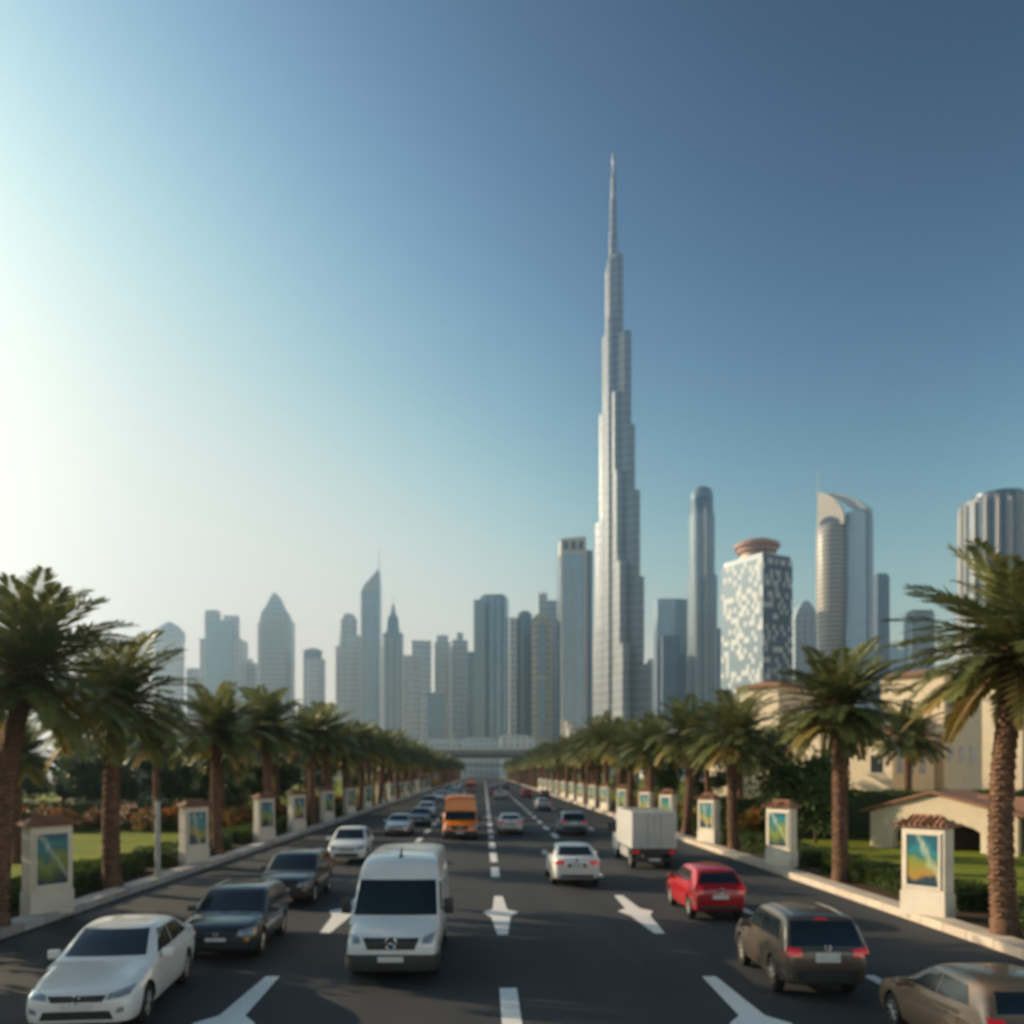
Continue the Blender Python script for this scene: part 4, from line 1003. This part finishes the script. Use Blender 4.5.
def make_car(kind, paintm, name):
    t = thing(name, kind, 'car')
    ft = lambda v: v
    if kind == 'sedan':
        L, W = 4.7, 1.84; yf = -L / 2; r = 0.33
        low = [(0.0, 0.30, 0.58, 0.66), (0.02, 0.25, 0.64, 0.76), (0.10, 0.22, 0.70, 0.83), (0.3, 0.20, 0.76, 0.875), (0.6, 0.2, 0.83, 0.90), (1.0, 0.2, 0.905, 0.915), (1.4, 0.2, 0.97, 0.92), (2.4, 0.2, 0.985, 0.92), (3.4, 0.2, 1.0, 0.92), (3.9, 0.21, 1.04, 0.91), (4.3, 0.24, 1.06, 0.885), (4.55, 0.28, 1.05, 0.84), (4.66, 0.32, 1.0, 0.78), (4.7, 0.36, 0.90, 0.72)]
        gh = [(1.15, 0.90), (1.35, 0.97), (1.75, 1.20), (2.1, 1.39), (2.45, 1.435), (3.0, 1.44), (3.4, 1.39), (3.8, 1.21), (4.15, 1.04), (4.3, 0.95)]
        belt, wb, tum = 0.97, 0.865, 0.42
        ax = (yf + 0.90, yf + 3.66)
        side1 = [(yf + 1.62, 1.02), (yf + 2.60, 1.02), (yf + 2.60, 1.34), (yf + 2.16, 1.34)]; side2 = [(yf + 2.66, 1.02), (yf + 3.72, 1.06), (yf + 3.32, 1.32), (yf + 2.66, 1.34)]
        d1 = [(yf + 1.5, 0.30), (yf + 2.62, 0.30), (yf + 2.62, 0.95), (yf + 1.45, 0.93)]; d2 = [(yf + 2.64, 0.30), (yf + 3.35, 0.30), (yf + 3.6, 0.96), (yf + 2.64, 0.95)]
        ws = [(-0.70, 1.02), (0.70, 1.02), (0.585, 1.37), (-0.585, 1.37)]; rw = [(-0.66, 1.10), (0.66, 1.10), (0.54, 1.36), (-0.54, 1.36)]
        P = [('grille', M['trim'], 'F', [(-0.40, 0.58), (0.40, 0.58), (0.46, 0.67), (-0.46, 0.67)]), ('lower_grille', M['trim'], 'F', [(-0.58, 0.31), (0.58, 0.31), (0.52, 0.44), (-0.52, 0.44)]),
             ('2headlight', M['lens'], 'F', [(0.46, 0.60), (0.80, 0.66), (0.82, 0.76), (0.50, 0.69)]), ('2fog_lamp', M['lens'], 'F', [(0.62, 0.40), (0.74, 0.42), (0.74, 0.50), (0.64, 0.48)]), ('number_plate', M['plate'], 'F', [(-0.24, 0.46), (0.24, 0.46), (0.24, 0.56), (-0.24, 0.56)]),
             ('2tail_lamp', M['tail'], 'B', [(0.46, 0.82), (0.82, 0.80), (0.80, 0.97), (0.46, 0.96)]), ('plate_recess', M['trim'], 'B', [(-0.36, 0.72), (0.36, 0.72), (0.34, 0.86), (-0.34, 0.86)]), ('number_plate', M['plate'], 'B', [(-0.24, 0.735), (0.24, 0.735), (0.24, 0.835), (-0.24, 0.835)]), ('rear_valance', M['trim'], 'B', [(-0.62, 0.36), (0.62, 0.36), (0.6, 0.46), (-0.6, 0.46)])]
        hz_, mir = 0.82, (1.0, yf + 1.72, 1.0)
    elif kind == 'suv':
        L, W = 4.65, 1.9; yf = -L / 2; r = 0.37
        low = [(0.0, 0.36, 0.66, 0.70), (0.02, 0.30, 0.76, 0.80), (0.10, 0.27, 0.86, 0.87), (0.3, 0.26, 0.95, 0.91), (0.7, 0.26, 1.02, 0.935), (1.3, 0.26, 1.07, 0.95), (2.4, 0.26, 1.09, 0.95), (3.6, 0.27, 1.11, 0.945), (4.2, 0.30, 1.12, 0.925), (4.5, 0.34, 1.10, 0.885), (4.62, 0.38, 1.02, 0.84), (4.65, 0.42, 0.92, 0.80)]
        gh = [(1.1, 0.98), (1.3, 1.07), (1.7, 1.34), (2.05, 1.57), (2.4, 1.645), (3.2, 1.66), (3.9, 1.625), (4.2, 1.56), (4.42, 1.30), (4.58, 1.05), (4.62, 0.98)]
        belt, wb, tum = 1.07, 0.905, 0.25
        ax = (yf + 0.92, yf + 3.62)
        side1 = [(yf + 1.62, 1.13), (yf + 2.56, 1.13), (yf + 2.56, 1.53), (yf + 2.12, 1.53)]; side2 = [(yf + 2.62, 1.13), (yf + 4.0, 1.15), (yf + 3.86, 1.50), (yf + 2.62, 1.53)]
        d1 = [(yf + 1.5, 0.38), (yf + 2.58, 0.38), (yf + 2.58, 1.05), (yf + 1.45, 1.03)]; d2 = [(yf + 2.60, 0.38), (yf + 3.25, 0.38), (yf + 3.5, 1.06), (yf + 2.60, 1.05)]
        ws = [(-0.76, 1.12), (0.76, 1.12), (0.67, 1.57), (-0.67, 1.57)]; rw = [(-0.78, 1.10), (0.78, 1.10), (0.68, 1.54), (-0.68, 1.54)]
        P = [('grille', M['trim'], 'F', [(-0.44, 0.64), (0.44, 0.64), (0.50, 0.80), (-0.50, 0.80)]), ('bumper', M['trim'], 'F', [(-0.72, 0.37), (0.72, 0.37), (0.70, 0.53), (-0.70, 0.53)]),
             ('2headlight', M['lens'], 'F', [(0.50, 0.68), (0.82, 0.74), (0.85, 0.88), (0.53, 0.82)]), ('2fog_lamp', M['amber'], 'F', [(0.66, 0.55), (0.78, 0.56), (0.78, 0.63), (0.67, 0.62)]), ('number_plate', M['plate'], 'F', [(-0.24, 0.545), (0.24, 0.545), (0.24, 0.635), (-0.24, 0.635)]),
             ('2tail_lamp', M['tail'], 'B', [(0.56, 0.90), (0.90, 0.90), (0.88, 1.08), (0.56, 1.04)]), ('number_plate', M['plate'], 'B', [(-0.27, 0.80), (0.27, 0.80), (0.27, 0.98), (-0.27, 0.98)]), ('bumper', M['trim'], 'B', [(-0.84, 0.43), (0.84, 0.43), (0.83, 0.64), (-0.83, 0.64)]), ('brake_light', M['tail'], 'B', [(-0.14, 1.56), (0.14, 1.56), (0.14, 1.585), (-0.14, 1.585)]),
             ('2roof_rail', M['grey_metal'], 'T', [(0.54, yf + 2.3), (0.585, yf + 2.3), (0.585, yf + 4.0), (0.54, yf + 4.0)])]
        hz_, mir = 0.93, (1.04, yf + 1.72, 1.12)
    else:
        L, W = 4.15, 1.8; yf = -L / 2; r = 0.33
        low = [(0.0, 0.32, 0.60, 0.66), (0.02, 0.26, 0.68, 0.75), (0.10, 0.23, 0.76, 0.82), (0.3, 0.21, 0.83, 0.865), (0.7, 0.21, 0.92, 0.885), (1.2, 0.21, 0.985, 0.9), (2.2, 0.21, 1.0, 0.9), (3.2, 0.22, 1.03, 0.895), (3.8, 0.25, 1.05, 0.87), (4.05, 0.30, 1.0, 0.83), (4.13, 0.34, 0.92, 0.79), (4.15, 0.38, 0.82, 0.75)]
        gh = [(0.95, 0.90), (1.15, 0.985), (1.55, 1.22), (1.9, 1.42), (2.25, 1.485), (2.9, 1.49), (3.4, 1.45), (3.68, 1.37), (3.92, 1.16), (4.06, 0.96), (4.09, 0.9)]
        belt, wb, tum = 0.98, 0.845, 0.38
        ax = (yf + 0.82, yf + 3.38)
        side1 = [(yf + 1.42, 1.04), (yf + 2.38, 1.04), (yf + 2.38, 1.38), (yf + 1.95, 1.38)]; side2 = [(yf + 2.44, 1.04), (yf + 3.45, 1.08), (yf + 3.22, 1.36), (yf + 2.44, 1.38)]
        d1 = [(yf + 1.35, 0.31), (yf + 2.40, 0.31), (yf + 2.40, 0.96), (yf + 1.3, 0.94)]; d2 = [(yf + 2.42, 0.31), (yf + 3.05, 0.31), (yf + 3.3, 0.98), (yf + 2.42, 0.96)]
        ws = [(-0.68, 1.03), (0.68, 1.03), (0.575, 1.41), (-0.575, 1.41)]; rw = [(-0.66, 1.08), (0.66, 1.08), (0.55, 1.36), (-0.55, 1.36)]
        P = [('grille', M['trim'], 'F', [(-0.36, 0.60), (0.36, 0.60), (0.42, 0.68), (-0.42, 0.68)]), ('lower_grille', M['trim'], 'F', [(-0.56, 0.31), (0.56, 0.31), (0.52, 0.46), (-0.52, 0.46)]),
             ('2headlight', M['lens'], 'F', [(0.44, 0.62), (0.76, 0.66), (0.80, 0.82), (0.50, 0.74)]), ('number_plate', M['plate'], 'F', [(-0.24, 0.48), (0.24, 0.48), (0.24, 0.57), (-0.24, 0.57)]),
             ('2tail_lamp', M['tail'], 'B', [(0.56, 0.80), (0.84, 0.80), (0.82, 1.03), (0.60, 1.00)]), ('number_plate', M['plate'], 'B', [(-0.26, 0.66), (0.26, 0.66), (0.26, 0.78), (-0.26, 0.78)]), ('rear_valance', M['trim'], 'B', [(-0.66, 0.37), (0.66, 0.37), (0.64, 0.47), (-0.64, 0.47)])]
        hz_, mir = 0.83, (0.98, yf + 1.5, 1.03)
    mb = body_mesh(low, gh, L, belt, wb, tum, 0.035, yf)
    bvh = BVHTree.FromPolygons([Vector(v) for v in mb.v], mb.f)
    o = mb.build('body', [paintm, M['trim']], t, recalc=True)
    cut_arches(o, ax, r + 0.055, W)
    P += [('windscreen', M['car_glass'], 'F', ws), ('rear_window', M['car_glass'], 'B', rw), ('2side_window', M['car_glass'], 'L', side1), ('2side_window', M['car_glass'], 'L', side2), ('2door', paintm, 'L', d1), ('2door', paintm, 'L', d2)]
    finish(t, o, bvh, dict(yf=yf, L=L, W=W, r=r, tw=0.22, axles=ax, patches=P, handle_z=hz_, mirror=mir, paint=paintm))
    emblem(bvh, t, 'F', {'sedan': 0.625, 'suv': 0.72, 'hatch': 0.64}[kind], 0.06)
    emblem(bvh, t, 'B', {'sedan': 0.97, 'suv': 1.06, 'hatch': 0.90}[kind], 0.075)
    for s in (-1, 1):
        mb = MB(); mb.tube((s * 0.35, yf + 1.55, belt + 0.20), (s * 0.02, yf + 1.45, belt + 0.15), 0.012, 0.01, 5)
    register(t); t['L'] = L; del t['L']
    return t, L
def make_van(paintm, name, luton=False):
    t = thing(name, 'van', 'van'); L, W = (5.9, 2.02) if not luton else (6.2, 2.3); yf = -L / 2; r = 0.36; hw = W / 2
    low = [(0.0, 0.36, 0.78, hw * 0.78), (0.02, 0.30, 0.86, hw * 0.88), (0.10, 0.27, 0.95, hw * 0.94), (0.3, 0.27, 1.04, hw * 0.97), (0.7, 0.27, 1.17, hw * 0.99), (1.0, 0.27, 1.24, hw), (2.0, 0.27, 1.26, hw), (L - 0.3, 0.3, 1.26, hw), (L - 0.04, 0.34, 1.26, hw * 0.99), (L, 0.36, 1.25, hw * 0.97)]
    if not luton: gh = [(0.72, 1.12), (0.9, 1.22), (1.25, 1.55), (1.62, 1.98), (1.85, 2.22), (2.2, 2.36), (2.8, 2.42), (L - 0.5, 2.42), (L - 0.06, 2.40), (L - 0.005, 2.36)]; zt = 2.42
    else: gh = [(0.72, 1.12), (0.9, 1.22), (1.1, 1.5), (1.3, 1.80), (1.34, 1.92), (1.36, 2.6), (1.46, 2.82), (2.0, 2.86), (L - 0.3, 2.86), (L - 0.005, 2.82)]; zt = 2.86
    belt, wb, tum = 1.22, hw * 0.985, 0.10
    ax = (yf + 1.05, yf + 4.55)
    mb = body_mesh(low, gh, L, belt, wb, tum, 0.05, yf); bvh = BVHTree.FromPolygons([Vector(v) for v in mb.v], mb.f)
    o = mb.build('body', [paintm, M['trim']], t, recalc=True); cut_arches(o, ax, r + 0.06, W)
    k = hw
    P = [('windscreen', M['car_glass'], 'F', [(-0.92 * k, 1.27), (0.92 * k, 1.27), (0.86 * k, 1.95), (-0.86 * k, 1.95)] if not luton else [(-0.9 * k, 1.28), (0.9 * k, 1.28), (0.88 * k, 1.84), (-0.88 * k, 1.84)]),
         ('grille', M['trim'], 'F', [(-0.50, 0.70), (0.50, 0.70), (0.60, 0.93), (-0.60, 0.93)]), ('2headlight', M['lens'], 'F', [(0.62 * k, 0.76), (0.86 * k, 0.80), (0.93 * k, 1.02), (0.68 * k, 0.94)]), ('2side_window', M['car_glass'], 'L', [(yf + 1.32, 1.32), (yf + 2.25, 1.32), (yf + 2.25, 1.88), (yf + 1.72, 1.88)]),
         ('2door', paintm, 'L', [(yf + 1.5, 0.40), (yf + 2.32, 0.40), (yf + 2.32, 1.26), (yf + 1.42, 1.24)]), ('2side_trim', M['trim'], 'L', [(yf + 1.6, 0.62), (yf + 4.0, 0.62), (yf + 4.0, 0.70), (yf + 1.6, 0.70)]),
         ('2tail_lamp', M['tail'], 'B', [(0.86 * k, 0.9), (0.96 * k, 0.9), (0.95 * k, 1.5), (0.86 * k, 1.5)]), ('2rear_window', M['car_glass'], 'B', [(0.1, 1.4), (0.74 * k, 1.4), (0.72 * k, 1.9), (0.1, 1.9)]), ('bumper', M['trim'], 'B', [(-0.9 * k, 0.38), (0.9 * k, 0.38), (0.9 * k, 0.58), (-0.9 * k, 0.58)])]
    if luton:
        P.append(('2side_trim', M['trim'], 'L', [(yf + 1.55, 2.0), (yf + 6.0, 2.0), (yf + 6.0, 2.05), (yf + 1.55, 2.05)]))
    finish(t, o, bvh, dict(yf=yf, L=L, W=W, r=r, tw=0.23, axles=ax, patches=P, handle_z=1.05, mirror=(hw + 0.16, yf + 1.4, 1.40), mh=0.17, mirror_mat=M['trim'], paint=paintm))
    mb = MB(); pl = [(-1.005, 0.58), (-1.0, 0.25), (-0.95, 0.06), (-0.82, -0.03), (-0.4, -0.06), (0.4, -0.06), (0.82, -0.03), (0.95, 0.06), (1.0, 0.25), (1.005, 0.58)]
    mb.prism([(a * hw, yf + b) for a, b in pl], 0.26, 0.60); mb.build('bumper', M['trim'], t, bevel=0.03, smooth=50)
    mb = MB(); mb.box(-0.27, 0.27, yf - 0.085, yf - 0.062, 0.46, 0.57); mb.build('number_plate', M['plate'], t)
    emblem(bvh, t, 'F', 0.835, 0.12, spokes=0 if luton else 3)
    if not luton:
        mb = MB(); mb.tube((0, yf + 2.25, 2.40), (0, yf + 2.45, 2.60), 0.035, 0.012, 6); mb.tube((0, yf + 2.2, 2.37), (0, yf + 2.3, 2.44), 0.06, 0.04, 8); mb.build('antenna', M['trim'], t)
        for s in (-1, 1):
            mb = MB(); mb.tube((s * 0.75, yf + 0.98, 1.30), (s * 0.12, yf + 1.02, 1.34), 0.016, 0.012, 5); mb.build('wiper', M['trim'], t)
    register(t); return t, L

protos = {}
for kd, pm, nm in (('sedan', 'white', 'sedan_car'), ('suv', 'slate', 'suv_car'), ('hatch', 'red', 'hatchback_car')):
    protos[kd] = (*make_car(kd, P_[pm], nm), P_[pm])
protos['van'] = (*make_van(P_['van_white'], 'panel_van'), P_['van_white'])
protos['luton'] = (*make_van(P_['orange'], 'box_van', True), P_['orange'])
used_p = set()
GL, GR = 'oncoming cars in the left lanes', 'cars driving away in the right lanes'
def drive(kind, col, x, y, away, label, group, cat, yaw=0, sc=(1, 1, 1)):
    """y = distance of the end nearest the viewer"""
    pr, L, pm = protos[kind]
    if kind not in used_p and P_[col] == pm: o = pr; used_p.add(kind)
    else: o = copy_tree(pr, None, (pm, P_[col]))
    o.scale = sc; o.location = (x, y + L / 2 * sc[1], 0.002); o.rotation_euler = (0, 0, (pi if away else 0) + radians(yaw)); tag(o, label, cat, group); return o
drive('sedan', 'white', -7.1, 14.25, 0, 'white sedan at the lower left corner facing the viewer', GL, 'car', 6, (1.03, 1.04, 1.08))
drive('suv', 'slate', -6.4, 20.0, 0, 'dark slate grey car close behind the white sedan at lower left', GL, 'car', 2, (1, 0.95, 0.93))
drive('suv', 'umber', -6.7, 28.2, 0, 'dark brown car third in the left hand queue', GL, 'car')
drive('hatch', 'white', -6.8, 41.5, 0, 'white hatchback fourth in the left hand queue', GL, 'car', 2, (1.08, 1, 1.12))
drive('sedan', 'silver', -6.15, 59.8, 0, 'silver grey sedan just behind the white hatchback on the left', GL, 'car')
drive('van', 'van_white', -1.98, 18.05, 0, 'white high roof panel van coming towards the viewer left of the centre line', GL, 'van', 0, (1, 1, 1.03))
drive('luton', 'orange', -1.6, 56, 0, 'orange high roofed box van beyond the white van', GL, 'van')
drive('sedan', 'white', 3.62, 33.0, 1, 'white sedan seen from behind, right of the centre line', GR, 'car', 0, (1.05, 1, 1.1))
drive('sedan', 'white', 1.9, 60.7, 1, 'white sedan further off beside the centre line, seen from behind', GR, 'car')
drive('suv', 'blue_grey', 6.35, 59.8, 1, 'blue grey car with lit red lamp left of the white box truck', GR, 'car')
drive('hatch', 'red', 7.08, 25.4, 1, 'bright red hatchback seen from behind', GR, 'car', 0, (0.92, 1, 1.06))
drive('suv', 'brown', 6.75, 16.5, 1, 'brown metallic estate car behind the red hatchback', GR, 'car', -2, (0.88, 0.88, 1.0))
drive('hatch', 'beige', 8.05, 12.1, 1, 'beige car cut off by the lower right corner', GR, 'car', 0, (1, 0.86, 0.93))
drive('hatch', 'black', -5.4, 70, 0, 'small black car behind the silver grey sedan on the left', GL, 'car')
drive('sedan', 'pale_blue', -5.8, 84, 0, 'pale blue car behind the small black one on the left', GL, 'car')
drive('suv', 'navy', -6.6, 100, 0, 'navy car left of the orange van, far down the left lanes', GL, 'car')
drive('sedan', 'silver', -6.9, 130, 0, 'silver car beyond the navy one in the left lanes', GL, 'car')
drive('hatch', 'pale_blue', -5.6, 150, 0, 'pale blue hatchback far down the left lanes', GL, 'car')
drive('suv', 'black', -6.9, 168, 0, 'black car far down the left lanes, short of the coral van', GL, 'car')
drive('luton', 'coral', -3.0, 188, 0, 'coral red van far beyond the orange one', GL, 'van')
drive('sedan', 'white', -7.0, 215, 0, 'tiny white car far off in the left lanes beside the coral van', GL, 'car')
drive('suv', 'silver', -6.2, 262, 0, 'tiny silver car farthest away in the left lanes', GL, 'car')
drive('sedan', 'pale_blue', 6.9, 98, 1, 'pale blue car beyond the blue grey one in the right lanes', GR, 'car')
drive('hatch', 'red', 7.4, 147, 1, 'small red car far down the right lanes', GR, 'car')
drive('sedan', 'black', 10.2, 142, 1, 'small black car nearest the right kerb, far off', GR, 'car')
drive('suv', 'black', 2.0, 160, 1, 'small black car beside the centre line, far off', GR, 'car')
drive('hatch', 'white', 2.6, 140, 1, 'small white car beside the centre line, far off', GR, 'car')
drive('suv', 'navy', 5.2, 205, 1, 'tiny navy car far off between the right lane lines', GR, 'car')
drive('sedan', 'silver', 2.4, 240, 1, 'tiny silver car far off beside the centre line', GR, 'car')
drive('van', 'van_white', 6.0, 290, 1, 'tiny white van near the overpass in the right lanes', GR, 'van')
drive('van', 'van_white', -28.5, 89, 0, 'white van parked among the trees behind the left lawn', None, 'van', 60)

# white box truck, seen from behind
t = thing('box_truck', 'white box truck with twin rear doors in the right lane', 'truck', (7.8, 39, 0))
mb = MB(); mb.box(-1.02, 1.02, 0.0, 4.5, 0.98, 2.70); cg = mb.build('cargo_box', P_['white'], t, bevel=0.03)
for s in (-1, 1):
    mb = MB(); a, b = (0.02, 0.96) if s > 0 else (-0.96, -0.02); mb.box(a, b, -0.035, -0.002, 1.05, 2.64); dd = mb.build('rear_door', P_['silver'], cg, bevel=0.008)
    mb = MB(); mb.tube((s * 0.30, -0.06, 1.1), (s * 0.30, -0.06, 2.6), 0.018, 0.018, 6); mb.build('lock_bar', M['grey_metal'], cg)
mb = MB(); mb.box(-0.45, 0.45, 0.1, 6.0, 0.55, 0.78); mb.box(-1.0, 1.0, -0.06, 0.08, 0.72, 0.976); mb.build('chassis', M['trim'], t)
mb = MB(); mb.box(-0.92, 0.92, -0.12, 0.0, 0.42, 0.55); mb.build('bumper', M['trim'], t, bevel=0.02)
for s in (-1, 1):
    mb = MB(); mb.box(s * 0.82 - 0.13, s * 0.82 + 0.13, -0.10, -0.062, 0.76, 0.90); mb.build('tail_lamp', M['tail'], t, bevel=0.01)
    mb = MB(); mb.box(s * 0.94 - 0.03, s * 0.94 + 0.03, 1.3, 3.6, 0.45, 0.9); mb.build('side_guard', M['grey_metal'], t)
mb = MB(); mb.box(-0.26, 0.26, -0.135, -0.122, 0.43, 0.54); mb.build('number_plate', M['plate'], t)
mb = MB()
cabp = [(4.6, 0.5), (6.35, 0.5), (6.4, 1.1), (6.25, 1.35), (5.85, 2.15), (5.6, 2.28), (4.6, 2.3)]
b0 = mb.add([(-0.96, y, z) for y, z in cabp] + [(0.96, y, z) for y, z in cabp]); n = len(cabp)
mb.face([b0 + i for i in range(n)]); mb.face([b0 + n + i for i in reversed(range(n))])
for i in range(n): j = (i + 1) % n; mb.face((b0 + j, b0 + i, b0 + n + i, b0 + n + j))
cb = mb.build('cab', P_['white'], t, bevel=0.05, recalc=True)
for s in (-1, 1):
    mb = MB(); x = s * 0.966
    b0 = mb.add([(x, 4.9, 1.35), (x, 6.05, 1.35), (x, 5.75, 2.05), (x, 4.9, 2.05)]); mb.face((b0, b0 + 1, b0 + 2, b0 + 3)); mb.build('side_window', M['car_glass'], cb)
    ob = MB(); ob.box(s * 1.12 - 0.09, s * 1.12 + 0.09, 5.95, 6.05, 1.4, 1.85); ob.tube((s * 0.95, 6.0, 1.7), (s * 1.1, 6.0, 1.7), 0.02, 0.02); ob.build('wing_mirror', M['trim'], t)
mb = MB(); b0 = mb.add([(-0.85, 6.27, 1.36), (0.85, 6.27, 1.36), (0.8, 5.9, 2.1), (-0.8, 5.9, 2.1)]); mb.face((b0, b0 + 1, b0 + 2, b0 + 3)); mb.build('windscreen', M['car_glass'], cb)
for y in (0.95, 5.45):
    for s in (-1, 1): wheel(t, s * 0.82, y, 0.38, 0.26, s)

for v in range(4):
    if v not in used: place_palm(v, 40 + v * 5, 120, 0, 'garden palm far back on the right', 'palms in the gardens')
